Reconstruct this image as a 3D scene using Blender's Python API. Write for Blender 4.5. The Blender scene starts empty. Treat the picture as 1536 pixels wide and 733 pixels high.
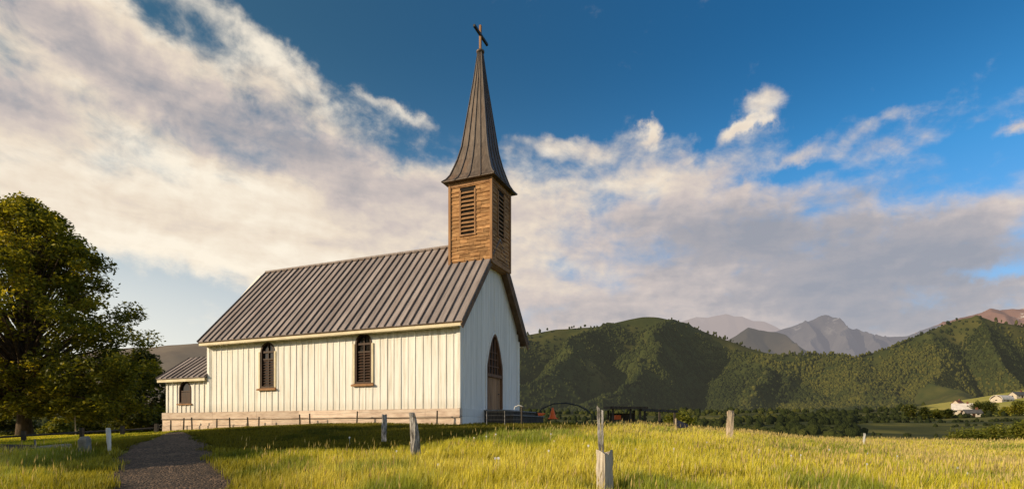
import bpy, math, random
import numpy as np
from mathutils import Vector, Matrix
from mathutils.geometry import tessellate_polygon
random.seed(7); rng = np.random.default_rng(7)
R = math.radians
scene = bpy.context.scene
COL = scene.collection

# ------------------------------------------------------------------ camera numbers (photo is 1536 x 733)
F, YH, CAMZ = 860.0, 642.0, 1.5
SUN = Vector((-0.93, -0.37, 0.0)).normalized() * math.cos(R(20)) + Vector((0, 0, math.sin(R(20))))

def at(px, py, Y):
    """world point that the photo shows at pixel px, py when it stands Y metres ahead"""
    return Vector(((px - 768) / F * Y, Y, CAMZ + (YH - py) / F * Y))

# ------------------------------------------------------------------ numpy noise
def _hash(ix, iy, s):
    h = (ix * 374761393 + iy * 668265263 + s * 974634777) & 0xffffffff
    h = ((h ^ (h >> 13)) * 1274126177) & 0xffffffff
    return ((h ^ (h >> 16)) & 0xffff) / 65535.0
def vnoise(x, y, s=0):
    x = np.asarray(x, float); y = np.asarray(y, float)
    ix = np.floor(x).astype(np.int64); iy = np.floor(y).astype(np.int64)
    fx = x - ix; fy = y - iy
    fx = fx * fx * (3 - 2 * fx); fy = fy * fy * (3 - 2 * fy)
    a = _hash(ix, iy, s); b = _hash(ix + 1, iy, s); c = _hash(ix, iy + 1, s); d = _hash(ix + 1, iy + 1, s)
    return (a * (1 - fx) + b * fx) * (1 - fy) + (c * (1 - fx) + d * fx) * fy
def fbm(x, y, s=0, o=5, ridged=False):
    t = 0; a = 0.5; n = 0
    for i in range(o):
        v = vnoise(np.asarray(x) * 2 ** i + 17.3 * i, np.asarray(y) * 2 ** i - 9.1 * i, s + i)
        if ridged: v = 1 - np.abs(2 * v - 1)
        t = t + a * v; n += a; a *= 0.5
    return t / n
def sstep(a, b, x):
    t = np.clip((np.asarray(x, float) - a) / (b - a), 0, 1)
    return t * t * (3 - 2 * t)

# ------------------------------------------------------------------ the ground
def ground_z(X, Y):
    X = np.asarray(X, float); Y = np.asarray(Y, float)
    k = 1.4
    near = 1.72 - k * np.log1p(np.exp(np.clip((20.6 - Y) * 0.084 / k * 2.2, -40, 40))) / 2.2 * 1.0
    lin = 0.084 * np.clip(Y, -40, 60)
    near = -0.22 * np.log(np.exp(-lin / 0.22) + np.exp(-1.74 / 0.22))
    wr = np.clip(Y, 6, 40) / 20
    near = near - 1.02 * sstep(0.5, 17, X) * sstep(4, 16, Y) - 0.62 * sstep(5, 22, -X) * sstep(6, 18, Y)
    near = near + 0.10 * (fbm(X * 0.22, Y * 0.22, 3, 3) - 0.5) * sstep(1, 6, np.hypot(X, Y - 2))
    r = np.hypot(X, Y)
    far = np.interp(r, [60, 90, 140, 300, 600, 1000, 3000, 30000], [-1.0, -1.6, -0.8, 5.0, 17.0, 22.0, 30.0, 30.0])
    far = far + sstep(330, 760, r) * (1 - sstep(1500, 3000, r)) * 20 * sstep(0.60, 0.95, X / np.maximum(Y, 1))
    far = far + (fbm(X / 60, Y / 60, 9, 3) - 0.5) * 3 * sstep(80, 200, r)
    w = sstep(33, 75, r)
    return near * (1 - w) + far * w
def gz(x, y): return float(ground_z(np.array([x]), np.array([y]))[0])
def foot(px, py_guess=650, Y=None):
    """ground point under pixel column px at distance Y"""
    x = (px - 768) / F * Y
    return Vector((x, Y, gz(x, Y)))
def hit(px, py):
    """ground point seen at a pixel"""
    Ys = np.linspace(5, 34, 2000)
    x = (px - 768) / F * Ys; z = CAMZ + (YH - py) / F * Ys
    d = z - ground_z(x, Ys)
    i = int(np.argmax(d < 0)) if (d < 0).any() else int(np.argmin(d))
    return Vector((x[i], Ys[i], float(ground_z(x[i:i+1], Ys[i:i+1])[0])))

PATH = [(-0.6, -6), (-1.7, 0), (-3.2, 4.5), (-4.75, 7.9), (-6.6, 10.9), (-8.35, 14), (-9.8, 16.6), (-11.4, 19.4), (-13.6, 22.3), (-17.5, 26.5), (-20.5, 33)]
def path_dist(X, Y):
    X = np.asarray(X, float); Y = np.asarray(Y, float)
    best = np.full(X.shape, 1e9)
    for (ax, ay), (bx, by) in zip(PATH[:-1], PATH[1:]):
        dx, dy = bx - ax, by - ay
        t = np.clip(((X - ax) * dx + (Y - ay) * dy) / (dx * dx + dy * dy), 0, 1)
        best = np.minimum(best, np.hypot(X - ax - t * dx, Y - ay - t * dy))
    return best

# ------------------------------------------------------------------ materials
def new_mat(name):
    m = bpy.data.materials.new(name); m.use_nodes = True
    nt = m.node_tree; nt.nodes.clear()
    out = nt.nodes.new('ShaderNodeOutputMaterial')
    return m, nt, out
def N(nt, t, **kw):
    n = nt.nodes.new(t)
    for k, v in kw.items():
        if k in n.inputs: n.inputs[k].default_value = v
        else: setattr(n, k, v)
    return n
def L(nt, a, b): nt.links.new(a, b)
def ramp(nt, fac, stops):
    r = nt.nodes.new('ShaderNodeValToRGB'); e = r.color_ramp.elements
    while len(e) < len(stops): e.new(0.5)
    for i, (p, c) in enumerate(stops):
        e[i].position = p; e[i].color = (*c, 1)
    L(nt, fac, r.inputs[0]); return r.outputs[0]
def mixrgb(nt, fac, a, b, mode='MIX'):
    n = nt.nodes.new('ShaderNodeMix'); n.data_type = 'RGBA'; n.blend_type = mode
    for s, v in ((n.inputs[0], fac), (n.inputs[6], a), (n.inputs[7], b)):
        if hasattr(v, 'node'): L(nt, v, s)
        elif isinstance(v, (int, float)): s.default_value = v
        else: s.default_value = (*v, 1)
    return n.outputs[2]
def math_(nt, op, a, b=None, c=None, clamp=False):
    n = nt.nodes.new('ShaderNodeMath'); n.operation = op; n.use_clamp = clamp
    for i, v in enumerate((a, b, c)):
        if v is None: continue
        if hasattr(v, 'node'): L(nt, v, n.inputs[i])
        else: n.inputs[i].default_value = v
    return n.outputs[0]
def noise(nt, vec, scale, detail=5, rough=0.6, dist=0.0):
    n = N(nt, 'ShaderNodeTexNoise', Scale=scale, Detail=detail, Roughness=rough, Distortion=dist)
    if vec is not None: L(nt, vec, n.inputs['Vector'])
    return n.outputs[0]
def mapping(nt, vec, scale=(1, 1, 1), rot=(0, 0, 0), loc=(0, 0, 0)):
    n = nt.nodes.new('ShaderNodeMapping'); L(nt, vec, n.inputs[0])
    n.inputs['Scale'].default_value = scale; n.inputs['Rotation'].default_value = rot; n.inputs['Location'].default_value = loc
    return n.outputs[0]

def surf(name, stops, scale=(3, 3, 3), rough=0.8, bump=0.3, bscale=40, nscale=1.0, metal=0.0, spec=0.3, dirt=None, var=0.0, bdist=0.01, stretch_bump=None, foot=False):
    """noise coloured surface; scale stretches the pattern (object space), var uses the per-face value"""
    m, nt, out = new_mat(name)
    tc = N(nt, 'ShaderNodeTexCoord').outputs['Object']
    v = mapping(nt, tc, scale)
    f = noise(nt, v, nscale, 7, 0.65)
    col = ramp(nt, f, stops)
    if dirt:
        f2 = noise(nt, mapping(nt, tc, (scale[0] * .35, scale[1] * .35, scale[2] * .35)), 1.7, 8, 0.7)
        f2 = math_(nt, 'MULTIPLY', math_(nt, 'SUBTRACT', f2, dirt[1]), dirt[2], clamp=True)
        col = mixrgb(nt, f2, col, dirt[0])
    if foot:                           # rain splash low on the boards
        sz = nt.nodes.new('ShaderNodeSeparateXYZ'); L(nt, tc, sz.inputs[0])
        k = math_(nt, 'MULTIPLY', math_(nt, 'SUBTRACT', .42, sz.outputs[2]), 1.7, clamp=True)
        k = math_(nt, 'MULTIPLY', k, noise(nt, mapping(nt, tc, (6, 6, 1.5)), 1.3, 6, .7))
        col = mixrgb(nt, k, col, (.30, .27, .20))
    if var:
        a = N(nt, 'ShaderNodeAttribute', attribute_name='var')
        k = math_(nt, 'ADD', math_(nt, 'MULTIPLY', a.outputs['Fac'], 2 * var), 1 - var)
        c = nt.nodes.new('ShaderNodeCombineColor')
        for i in range(3): L(nt, k, c.inputs[i])
        col = mixrgb(nt, 1.0, col, c.outputs[0], 'MULTIPLY')
    b = N(nt, 'ShaderNodeBsdfPrincipled', Roughness=rough, Metallic=metal)
    b.inputs['Specular IOR Level'].default_value = spec
    L(nt, col, b.inputs['Base Color'])
    if bump:
        bv = mapping(nt, tc, stretch_bump or scale)
        bn = N(nt, 'ShaderNodeBump', Strength=bump, Distance=bdist)
        L(nt, noise(nt, bv, bscale / 10, 8, 0.7), bn.inputs['Height']); L(nt, bn.outputs[0], b.inputs['Normal'])
    L(nt, b.outputs[0], out.inputs[0])
    return m

M = {}
M['paint'] = surf('old_white_paint', [(0.30, (0.62, 0.58, 0.50)), (0.5, (0.81, 0.80, 0.76)), (0.7, (0.87, 0.865, 0.84))], (5, 5, .35), .75, .25, 30, 1.6, dirt=((0.42, 0.37, 0.29), 0.55, 3.6), var=.12, foot=True, stretch_bump=(14, 14, 1))
M['paint_front'] = surf('white_boards', [(0.32, (0.66, 0.64, 0.60)), (0.5, (0.80, 0.78, 0.74)), (0.7, (0.86, 0.84, 0.80))], (9, 9, .4), .8, .25, 30, 1.8, dirt=((0.40, 0.39, 0.36), 0.60, 2.5), var=.06, stretch_bump=(16, 16, 1))
M['trim'] = surf('cream_trim', [(0.35, (0.58, 0.50, 0.34)), (0.65, (0.74, 0.66, 0.46))], (2, 2, 2), .6, .1)
M['plinth'] = surf('weathered_pink_boards', [(0.3, (0.46, 0.34, 0.27)), (0.5, (0.66, 0.53, 0.43)), (0.7, (0.76, 0.64, 0.54))], (1.2, 1.2, 6), .9, .5, 40, 1.5, dirt=((0.24, 0.17, 0.12), 0.60, 4), var=.16)
M['roof'] = surf('weathered_metal_roof', [(0.28, (0.215, 0.178, 0.168)), (0.5, (0.315, 0.268, 0.256)), (0.72, (0.425, 0.37, 0.355))], (4, .5, .5), .55, .12, 30, 1.8, metal=.15, spec=.4, dirt=((0.27, 0.17, 0.12), .55, 3), var=.14)
M['seam'] = surf('dark_roof_seam', [(0.3, (0.07, 0.058, 0.055)), (0.7, (0.13, 0.11, 0.105))], (3, 3, 3), .6, .1)
M['spire'] = surf('spire_metal', [(0.28, (0.065, 0.050, 0.042)), (0.5, (0.12, 0.094, 0.078)), (0.72, (0.19, 0.15, 0.122))], (5, 5, .8), .5, .15, 30, 1.8, metal=.2, dirt=((0.20, 0.11, 0.06), .52, 3), var=.15)
M['shingle'] = surf('brown_shingle', [(0.3, (0.17, 0.080, 0.030)), (0.5, (0.34, 0.18, 0.075)), (0.7, (0.52, 0.31, 0.145))], (2, 2, 12), .85, .5, 40, 1.4, dirt=((0.13, 0.075, 0.04), .60, 3), var=.30)
M['louvre'] = surf('brown_louvre_slat', [(0.3, (0.15, 0.075, 0.032)), (0.7, (0.38, 0.215, 0.10))], (4, 4, 8), .8, .3)
M['cornerwood'] = surf('reddish_corner_board', [(0.3, (0.22, 0.11, 0.05)), (0.7, (0.42, 0.24, 0.12))], (6, 6, .8), .8, .3)
M['darkwood'] = surf('dark_stained_wood', [(0.3, (0.022, 0.010, 0.005)), (0.7, (0.068, 0.030, 0.013))], (8, 8, 1), .6, .3, 40, 1.5)
M['doorframe'] = surf('reddish_door_frame', [(0.3, (0.10, 0.045, 0.02)), (0.7, (0.22, 0.11, 0.055))], (10, 10, 1), .6, .3)
M['doorwood'] = surf('door_wood', [(0.3, (0.22, 0.11, 0.05)), (0.7, (0.50, 0.28, 0.135))], (12, 12, .7), .6, .3, 40, 1.5, var=.25)
M['barge'] = surf('brown_barge_board', [(0.3, (0.10, 0.06, 0.035)), (0.7, (0.22, 0.14, 0.085))], (3, 3, 3), .75, .3)
M['greyplank'] = surf('grey_step_planks', [(0.3, (0.13, 0.125, 0.12)), (0.7, (0.32, 0.31, 0.295))], (2, 8, 8), .85, .4, 40, 1.5, var=.2)
M['dark'] = surf('dark_inside', [(0.3, (0.010, 0.008, 0.007)), (0.7, (0.02, 0.016, 0.012))], (2, 2, 2), .95, 0)
M['rust'] = surf('rusty_iron', [(0.3, (0.05, 0.03, 0.02)), (0.7, (0.22, 0.12, 0.07))], (6, 6, 6), .7, .2)
M['blackmetal'] = surf('black_metal', [(0.3, (0.015, 0.016, 0.018)), (0.7, (0.04, 0.042, 0.045))], (6, 6, 6), .5, .1)
M['wire'] = surf('fence_wire', [(0.3, (0.12, 0.11, 0.10)), (0.7, (0.25, 0.24, 0.22))], (6, 6, 6), .5, 0, metal=.4)
M['greywood'] = surf('silver_weathered_wood', [(0.36, (0.05, 0.045, 0.04)), (0.50, (0.30, 0.285, 0.28)), (0.66, (0.66, 0.645, 0.63))], (20, 20, 3.2), .9, .9, 50, 1.7, var=.15, bdist=.03)
M['palewood'] = surf('pale_split_wood', [(0.30, (0.22, 0.15, 0.09)), (0.5, (0.50, 0.40, 0.29)), (0.72, (0.68, 0.58, 0.46))], (14, 14, 1.4), .9, .8, 50, 1.7, var=.15, bdist=.03)
M['stumpwood'] = surf('bleached_split_wood', [(0.32, (0.13, 0.11, 0.09)), (0.50, (0.42, 0.37, 0.31)), (0.70, (0.66, 0.61, 0.53))], (16, 16, 1.2), .9, .9, 50, 1.6, var=.1, bdist=.03)
M['darkpost'] = surf('dark_post_wood', [(0.3, (0.03, 0.025, 0.02)), (0.7, (0.11, 0.09, 0.07))], (10, 10, 2), .9, .5)
M['whitepost'] = surf('whitewashed_wood', [(0.3, (0.45, 0.43, 0.40)), (0.6, (0.74, 0.73, 0.70))], (10, 10, 2), .8, .3)
M['orange'] = surf('orange_plastic', [(0.3, (0.75, 0.11, 0.015)), (0.7, (0.85, 0.17, 0.03))], (6, 6, 6), .5, 0)
M['navy'] = surf('navy_board', [(0.3, (0.012, 0.014, 0.03)), (0.7, (0.03, 0.035, 0.06))], (6, 6, 6), .6, .2)
M['stone'] = surf('field_stone', [(0.3, (0.13, 0.12, 0.10)), (0.7, (0.34, 0.32, 0.28))], (5, 5, 5), .9, .7)
M['bark'] = surf('tree_bark', [(0.3, (0.045, 0.03, 0.018)), (0.7, (0.15, 0.105, 0.065))], (5, 5, 1.2), .9, .9, 40, 1.6, bdist=.05)
M['whitewall'] = surf('white_render', [(0.3, (0.40, 0.34, 0.28)), (0.7, (0.56, 0.50, 0.43))], (.5, .5, .5), .85, .1)
M['whiteroof'] = surf('pale_sheet_roof', [(0.3, (0.45, 0.41, 0.38)), (0.7, (0.68, 0.64, 0.60))], (.5, .5, .5), .6, .1)
M['redroof'] = surf('red_brown_roof', [(0.3, (0.10, 0.045, 0.03)), (0.7, (0.22, 0.10, 0.065))], (.8, .8, .8), .85, .2)
M['greyroof'] = surf('dark_slate_roof', [(0.3, (0.05, 0.05, 0.055)), (0.7, (0.11, 0.11, 0.115))], (.8, .8, .8), .8, .2)

def glass_mat():
    m, nt, out = new_mat('old_window_glass')
    b = N(nt, 'ShaderNodeBsdfPrincipled', Roughness=0.07)
    b.inputs['Base Color'].default_value = (0.018, 0.015, 0.012, 1)
    b.inputs['Specular IOR Level'].default_value = 0.6
    tc = N(nt, 'ShaderNodeTexCoord').outputs['Object']
    bn = N(nt, 'ShaderNodeBump', Strength=.25, Distance=.02); L(nt, noise(nt, tc, 5, 2), bn.inputs['Height']); L(nt, bn.outputs[0], b.inputs['Normal'])
    L(nt, b.outputs[0], out.inputs[0]); return m
M['glass'] = glass_mat()

def leaf_mat(name, a, b, c, trans=0.35):
    m, nt, out = new_mat(name)
    at_ = N(nt, 'ShaderNodeAttribute', attribute_name='var')
    col = ramp(nt, at_.outputs['Fac'], [(0.0, a), (0.55, b), (1.0, c)])
    d = N(nt, 'ShaderNodeBsdfPrincipled', Roughness=.55); d.inputs['Specular IOR Level'].default_value = .25
    L(nt, col, d.inputs['Base Color'])
    t = N(nt, 'ShaderNodeBsdfTranslucent'); L(nt, mixrgb(nt, 1.0, col, (1.5, 1.35, .55), 'MULTIPLY'), t.inputs[0])
    s = N(nt, 'ShaderNodeMixShader', Fac=trans); L(nt, d.outputs[0], s.inputs[1]); L(nt, t.outputs[0], s.inputs[2])
    L(nt, s.outputs[0], out.inputs[0]); return m
M['leaf'] = leaf_mat('broad_leaf', (0.06, 0.072, 0.012), (0.20, 0.205, 0.026), (0.56, 0.46, 0.05), .5)
M['leaf_dark'] = leaf_mat('dark_leaf', (0.03, 0.044, 0.010), (0.075, 0.09, 0.017), (0.18, 0.17, 0.03), .35)
M['leaf_bright'] = leaf_mat('bright_leaf', (0.08, 0.10, 0.016), (0.19, 0.20, 0.03), (0.34, 0.31, 0.05), .45)

def grass_mat(name):
    m, nt, out = new_mat(name)
    at_ = N(nt, 'ShaderNodeAttribute', attribute_name='col')
    d = N(nt, 'ShaderNodeBsdfPrincipled', Roughness=.6); d.inputs['Specular IOR Level'].default_value = .2
    L(nt, at_.outputs['Color'], d.inputs['Base Color'])
    t = N(nt, 'ShaderNodeBsdfTranslucent'); L(nt, mixrgb(nt, 1.0, at_.outputs['Color'], (1.25, 1.15, .6), 'MULTIPLY'), t.inputs[0])
    s = N(nt, 'ShaderNodeMixShader', Fac=.35); L(nt, d.outputs[0], s.inputs[1]); L(nt, t.outputs[0], s.inputs[2])
    L(nt, s.outputs[0], out.inputs[0]); return m
M['grass'] = grass_mat('grass_blade')

def ground_mat():
    m, nt, out = new_mat('ground_soil_and_turf')
    g = N(nt, 'ShaderNodeNewGeometry').outputs['Position']
    f1 = noise(nt, g, .6, 8, .65); f2 = noise(nt, mapping(nt, g, (1, .35, 1)), .045, 8, .65)
    near = ramp(nt, f1, [(0.3, (0.10, 0.105, 0.016)), (0.55, (0.20, 0.185, 0.030)), (0.75, (0.32, 0.27, 0.05))])
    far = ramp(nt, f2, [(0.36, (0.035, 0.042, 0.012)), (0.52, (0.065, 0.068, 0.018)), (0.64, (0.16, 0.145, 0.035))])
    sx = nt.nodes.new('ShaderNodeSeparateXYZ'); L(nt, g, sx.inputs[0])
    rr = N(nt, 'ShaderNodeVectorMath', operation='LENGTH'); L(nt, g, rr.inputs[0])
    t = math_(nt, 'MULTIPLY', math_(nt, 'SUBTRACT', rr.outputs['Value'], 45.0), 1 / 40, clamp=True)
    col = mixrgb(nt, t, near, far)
    # the pale mown field on the right of the valley
    q = math_(nt, 'DIVIDE', sx.outputs[0], math_(nt, 'MAXIMUM', sx.outputs[1], 1.0))
    qn = math_(nt, 'ADD', q, math_(nt, 'MULTIPLY', math_(nt, 'SUBTRACT', f2, .5), .16))
    fm = math_(nt, 'MULTIPLY', math_(nt, 'MULTIPLY', math_(nt, 'SUBTRACT', qn, .715), 60, clamp=True),
               math_(nt, 'MULTIPLY', math_(nt, 'SUBTRACT', rr.outputs['Value'], 330.0), 1 / 25, clamp=True))
    field = ramp(nt, noise(nt, g, .012, 5, .6), [(0.35, (0.26, 0.27, 0.045)), (0.65, (0.40, 0.34, 0.09))])
    col = mixrgb(nt, fm, col, field)
    b = N(nt, 'ShaderNodeBsdfPrincipled', Roughness=.95); b.inputs['Specular IOR Level'].default_value = .1
    L(nt, col, b.inputs['Base Color'])
    bn = N(nt, 'ShaderNodeBump', Strength=.6, Distance=.08); L(nt, noise(nt, g, 9, 6, .7), bn.inputs['Height']); L(nt, bn.outputs[0], b.inputs['Normal'])
    L(nt, b.outputs[0], out.inputs[0]); return m
M['ground'] = ground_mat()

def gravel_mat():
    m, nt, out = new_mat('dark_gravel')
    g = N(nt, 'ShaderNodeNewGeometry').outputs['Position']
    v = N(nt, 'ShaderNodeTexVoronoi', Scale=30.0); L(nt, g, v.inputs['Vector'])
    sep = nt.nodes.new('ShaderNodeSeparateColor'); L(nt, v.outputs['Color'], sep.inputs[0])
    col = ramp(nt, sep.outputs[0], [(0.0, (0.034, 0.020, 0.011)), (0.6, (0.088, 0.053, 0.031)), (1.0, (0.27, 0.17, 0.10))])
    col = mixrgb(nt, math_(nt, 'MULTIPLY', math_(nt, 'MULTIPLY', math_(nt, 'SUBTRACT', noise(nt, g, 1.1, 7, .75), .40), 4.0, clamp=True), .8), col, (0.034, 0.021, 0.012))
    b = N(nt, 'ShaderNodeBsdfPrincipled', Roughness=.9); L(nt, col, b.inputs['Base Color'])
    bn = N(nt, 'ShaderNodeBump', Strength=.9, Distance=.03); L(nt, math_(nt, 'MULTIPLY', v.outputs['Distance'], -1.0), bn.inputs['Height']); L(nt, bn.outputs[0], b.inputs['Normal'])
    L(nt, b.outputs[0], out.inputs[0]); return m
M['gravel'] = gravel_mat()

def hill_mat(name, lo, mid, hi, sc, haze=None, snow=None, amount=0.0):
    m, nt, out = new_mat(name)
    g = N(nt, 'ShaderNodeNewGeometry')
    f = noise(nt, g.outputs['Position'], sc, 9, .65)
    col = ramp(nt, f, [(0.34, lo), (0.52, mid), (0.70, hi)])
    if snow:
        f2 = noise(nt, g.outputs['Position'], sc * 3, 6, .65)
        sz = nt.nodes.new('ShaderNodeSeparateXYZ'); L(nt, g.outputs['Position'], sz.inputs[0])
        h = math_(nt, 'MULTIPLY', math_(nt, 'SUBTRACT', sz.outputs[2], snow[0]), 1 / snow[1], clamp=True)
        k = math_(nt, 'MULTIPLY', math_(nt, 'MULTIPLY', math_(nt, 'SUBTRACT', f2, .60), 14, clamp=True), h)
        col = mixrgb(nt, k, col, (.62, .60, .60))
    b = N(nt, 'ShaderNodeBsdfPrincipled', Roughness=.95); b.inputs['Specular IOR Level'].default_value = .05
    L(nt, col, b.inputs['Base Color'])
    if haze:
        e = N(nt, 'ShaderNodeEmission'); e.inputs[0].default_value = (*haze, 1)  # distance haze painted on as a constant glow mixed into the surface
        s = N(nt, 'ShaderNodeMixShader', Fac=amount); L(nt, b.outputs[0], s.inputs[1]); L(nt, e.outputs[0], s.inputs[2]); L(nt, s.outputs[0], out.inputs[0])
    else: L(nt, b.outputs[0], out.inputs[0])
    return m

# ------------------------------------------------------------------ object helpers
def link(name, me, mat, parent=None, loc=None, rot=None):
    o = bpy.data.objects.new(name, me); COL.objects.link(o)
    if mat is not None and not me.materials: me.materials.append(M[mat] if isinstance(mat, str) else mat)
    if parent is not None: o.parent = parent
    if loc is not None: o.location = loc
    if rot is not None: o.rotation_euler = rot
    return o
def tag(o, label=None, cat=None, group=None, kind=None):
    if label: o['label'] = label
    if cat: o['category'] = cat
    if group: o['group'] = group
    if kind: o['kind'] = kind
    return o
def empty(name, loc, rz=0.0):
    o = bpy.data.objects.new(name, None); COL.objects.link(o)
    o.location = loc; o.rotation_euler = (0, 0, rz); o.empty_display_size = .3; return o
def np_mesh(name, V, faces_idx, loop_tot, smooth=False, var=None, col=None):
    """V (n,3); faces_idx flat loop vertex list; loop_tot per-face counts"""
    me = bpy.data.meshes.new(name)
    me.vertices.add(len(V)); me.vertices.foreach_set('co', np.ascontiguousarray(V, np.float32).ravel())
    me.loops.add(len(faces_idx)); me.loops.foreach_set('vertex_index', np.ascontiguousarray(faces_idx, np.int32))
    me.polygons.add(len(loop_tot))
    st = np.concatenate([[0], np.cumsum(loop_tot)[:-1]]).astype(np.int32)
    me.polygons.foreach_set('loop_start', st); me.polygons.foreach_set('loop_total', np.asarray(loop_tot, np.int32))
    me.polygons.foreach_set('use_smooth', np.full(len(loop_tot), smooth))
    if var is not None:
        a = me.attributes.new('var', 'FLOAT', 'POINT'); a.data.foreach_set('value', np.ascontiguousarray(var, np.float32))
    if col is not None:
        a = me.attributes.new('col', 'FLOAT_COLOR', 'POINT')
        c = np.ones((len(V), 4), np.float32); c[:, :3] = col; a.data.foreach_set('color', c.ravel())
    me.update(calc_edges=True); me.validate()
    return me

class MB:
    def __init__(s): s.v = []; s.f = []; s.val = []
    def add(s, V, Fc, val=None):
        o = len(s.v); s.v += [tuple(p) for p in V]; s.f += [tuple(i + o for i in f) for f in Fc]
        val = random.random() if val is None else val
        s.val += [val] * len(V); return s
    def box(s, x0, x1, y0, y1, z0, z1, val=None):
        V = [(x0, y0, z0), (x1, y0, z0), (x1, y1, z0), (x0, y1, z0), (x0, y0, z1), (x1, y0, z1), (x1, y1, z1), (x0, y1, z1)]
        return s.add(V, [(0, 3, 2, 1), (4, 5, 6, 7), (0, 1, 5, 4), (1, 2, 6, 5), (2, 3, 7, 6), (3, 0, 4, 7)], val)
    def bar(s, p, q, w, h, up=(0, 0, 1), val=None):
        """box from p to q, w wide sideways, h along up (centred)"""
        p = Vector(p); q = Vector(q); d = (q - p).normalized(); up = Vector(up)
        sd = d.cross(up).normalized(); u = sd.cross(d).normalized()
        V = []
        for e in (p, q):
            for a, b in ((-1, -1), (1, -1), (1, 1), (-1, 1)): V.append(e + sd * a * w / 2 + u * b * h / 2)
        return s.add(V, [(0, 3, 2, 1), (4, 5, 6, 7), (0, 1, 5, 4), (1, 2, 6, 5), (2, 3, 7, 6), (3, 0, 4, 7)][0:0] + [(3, 2, 1, 0), (4, 5, 6, 7), (0, 1, 5, 4), (1, 2, 6, 5), (2, 3, 7, 6), (3, 0, 4, 7)], val)
    def tube(s, pts, rad, n=8, val=None, cap=True, jit=0):
        pts = [Vector(p) for p in pts]
        if not hasattr(rad, '__len__'): rad = [rad] * len(pts)
        V = []; ref = None
        for i, p in enumerate(pts):
            d = (pts[min(i + 1, len(pts) - 1)] - pts[max(i - 1, 0)]).normalized()
            if ref is None: ref = d.orthogonal().normalized()
            a = (ref - d * ref.dot(d)).normalized(); ref = a; b = d.cross(a)
            for k in range(n):
                t = 2 * math.pi * k / n; r = rad[i] * (1 + jit * (random.random() - .5))
                V.append(p + (a * math.cos(t) + b * math.sin(t)) * r)
        Fc = [(i * n + k, i * n + (k + 1) % n, (i + 1) * n + (k + 1) % n, (i + 1) * n + k) for i in range(len(pts) - 1) for k in range(n)]
        if cap: Fc += [tuple(range(n - 1, -1, -1)), tuple(range((len(pts) - 1) * n, len(pts) * n))]
        return s.add(V, Fc, val)
    def slab(s, poly, off, val=None):
        """planar polygon (3d points) given thickness by the vector off"""
        n = len(poly); off = Vector(off); V = [Vector(p) for p in poly] + [Vector(p) + off for p in poly]
        Fc = [tuple(range(n)), tuple(range(2 * n - 1, n - 1, -1))] + [(i, n + i, n + (i + 1) % n, (i + 1) % n) for i in range(n)]
        return s.add(V, Fc, val)
    def panel(s, loops, fn, depth, val=None):
        """2d outline with holes -> wall of the given depth; fn maps (u, v, d) to 3d"""
        flat = [p for lp in loops for p in lp]
        tris = tessellate_polygon([[Vector((p[0], p[1], 0)) for p in lp] for lp in loops])
        n = len(flat); V = [fn(p[0], p[1], 0) for p in flat] + [fn(p[0], p[1], depth) for p in flat]
        Fc = [tuple(t) for t in tris] + [tuple(n + i for i in reversed(t)) for t in tris]
        o = 0
        for lp in loops:
            k = len(lp)
            Fc += [(o + i, o + (i + 1) % k, n + o + (i + 1) % k, n + o + i) for i in range(k)]; o += k
        return s.add(V, Fc, val)
    def mesh(s, name, smooth=False, normals=True):
        me = bpy.data.meshes.new(name); me.from_pydata(s.v, [], s.f); me.update()
        a = me.attributes.new('var', 'FLOAT', 'POINT'); a.data.foreach_set('value', np.array(s.val, np.float32))
        if normals:
            import bmesh
            bm = bmesh.new(); bm.from_mesh(me); bmesh.ops.recalc_face_normals(bm, faces=bm.faces); bm.to_mesh(me); bm.free()
        if smooth: me.polygons.foreach_set('use_smooth', [True] * len(me.polygons))
        return me
    def build(s, name, mat, parent=None, smooth=False, loc=None, rot=None, bevel=0):
        o = link(name, s.mesh(name, smooth), mat, parent, loc, rot)
        if bevel:
            b = o.modifiers.new('bevel', 'BEVEL'); b.width = bevel; b.segments = 2; b.limit_method = 'ANGLE'
        return o

def copy_tree(o, parent=None):
    c = o.copy(); COL.objects.link(c); c.parent = parent
    for ch in [x for x in COL.objects if x.parent == o]: copy_tree(ch, c)
    return c

# ================================================================== SETTING
# ground: one sheet out to the horizon
def build_ground():
    rad = np.concatenate([[0.0], np.linspace(0.6, 45, 90), 45 * (30000 / 45) ** (np.linspace(0, 1, 110)[1:])])
    ang = np.linspace(0, 2 * np.pi, 361)[:-1]
    A, Rr = np.meshgrid(ang, rad[1:])
    X = np.concatenate([[0], (Rr * np.sin(A)).ravel()]); Y = np.concatenate([[0], (Rr * np.cos(A)).ravel()])
    V = np.stack([X, Y, ground_z(X, Y)], 1)
    na = len(ang); idx = []; tot = []
    k = np.arange(na); kn = (k + 1) % na
    tri = np.stack([np.zeros(na, int), 1 + kn, 1 + k], 1)
    quads = []
    for r in range(len(rad) - 2):
        o = 1 + r * na
        quads.append(np.stack([o + k, o + kn, o + na + kn, o + na + k], 1))
    Q = np.concatenate(quads)
    me = np_mesh('ground', V, np.concatenate([tri.ravel(), Q.ravel()]), np.concatenate([np.full(na, 3), np.full(len(Q), 4)]), True)
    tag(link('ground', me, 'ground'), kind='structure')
build_ground()

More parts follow.
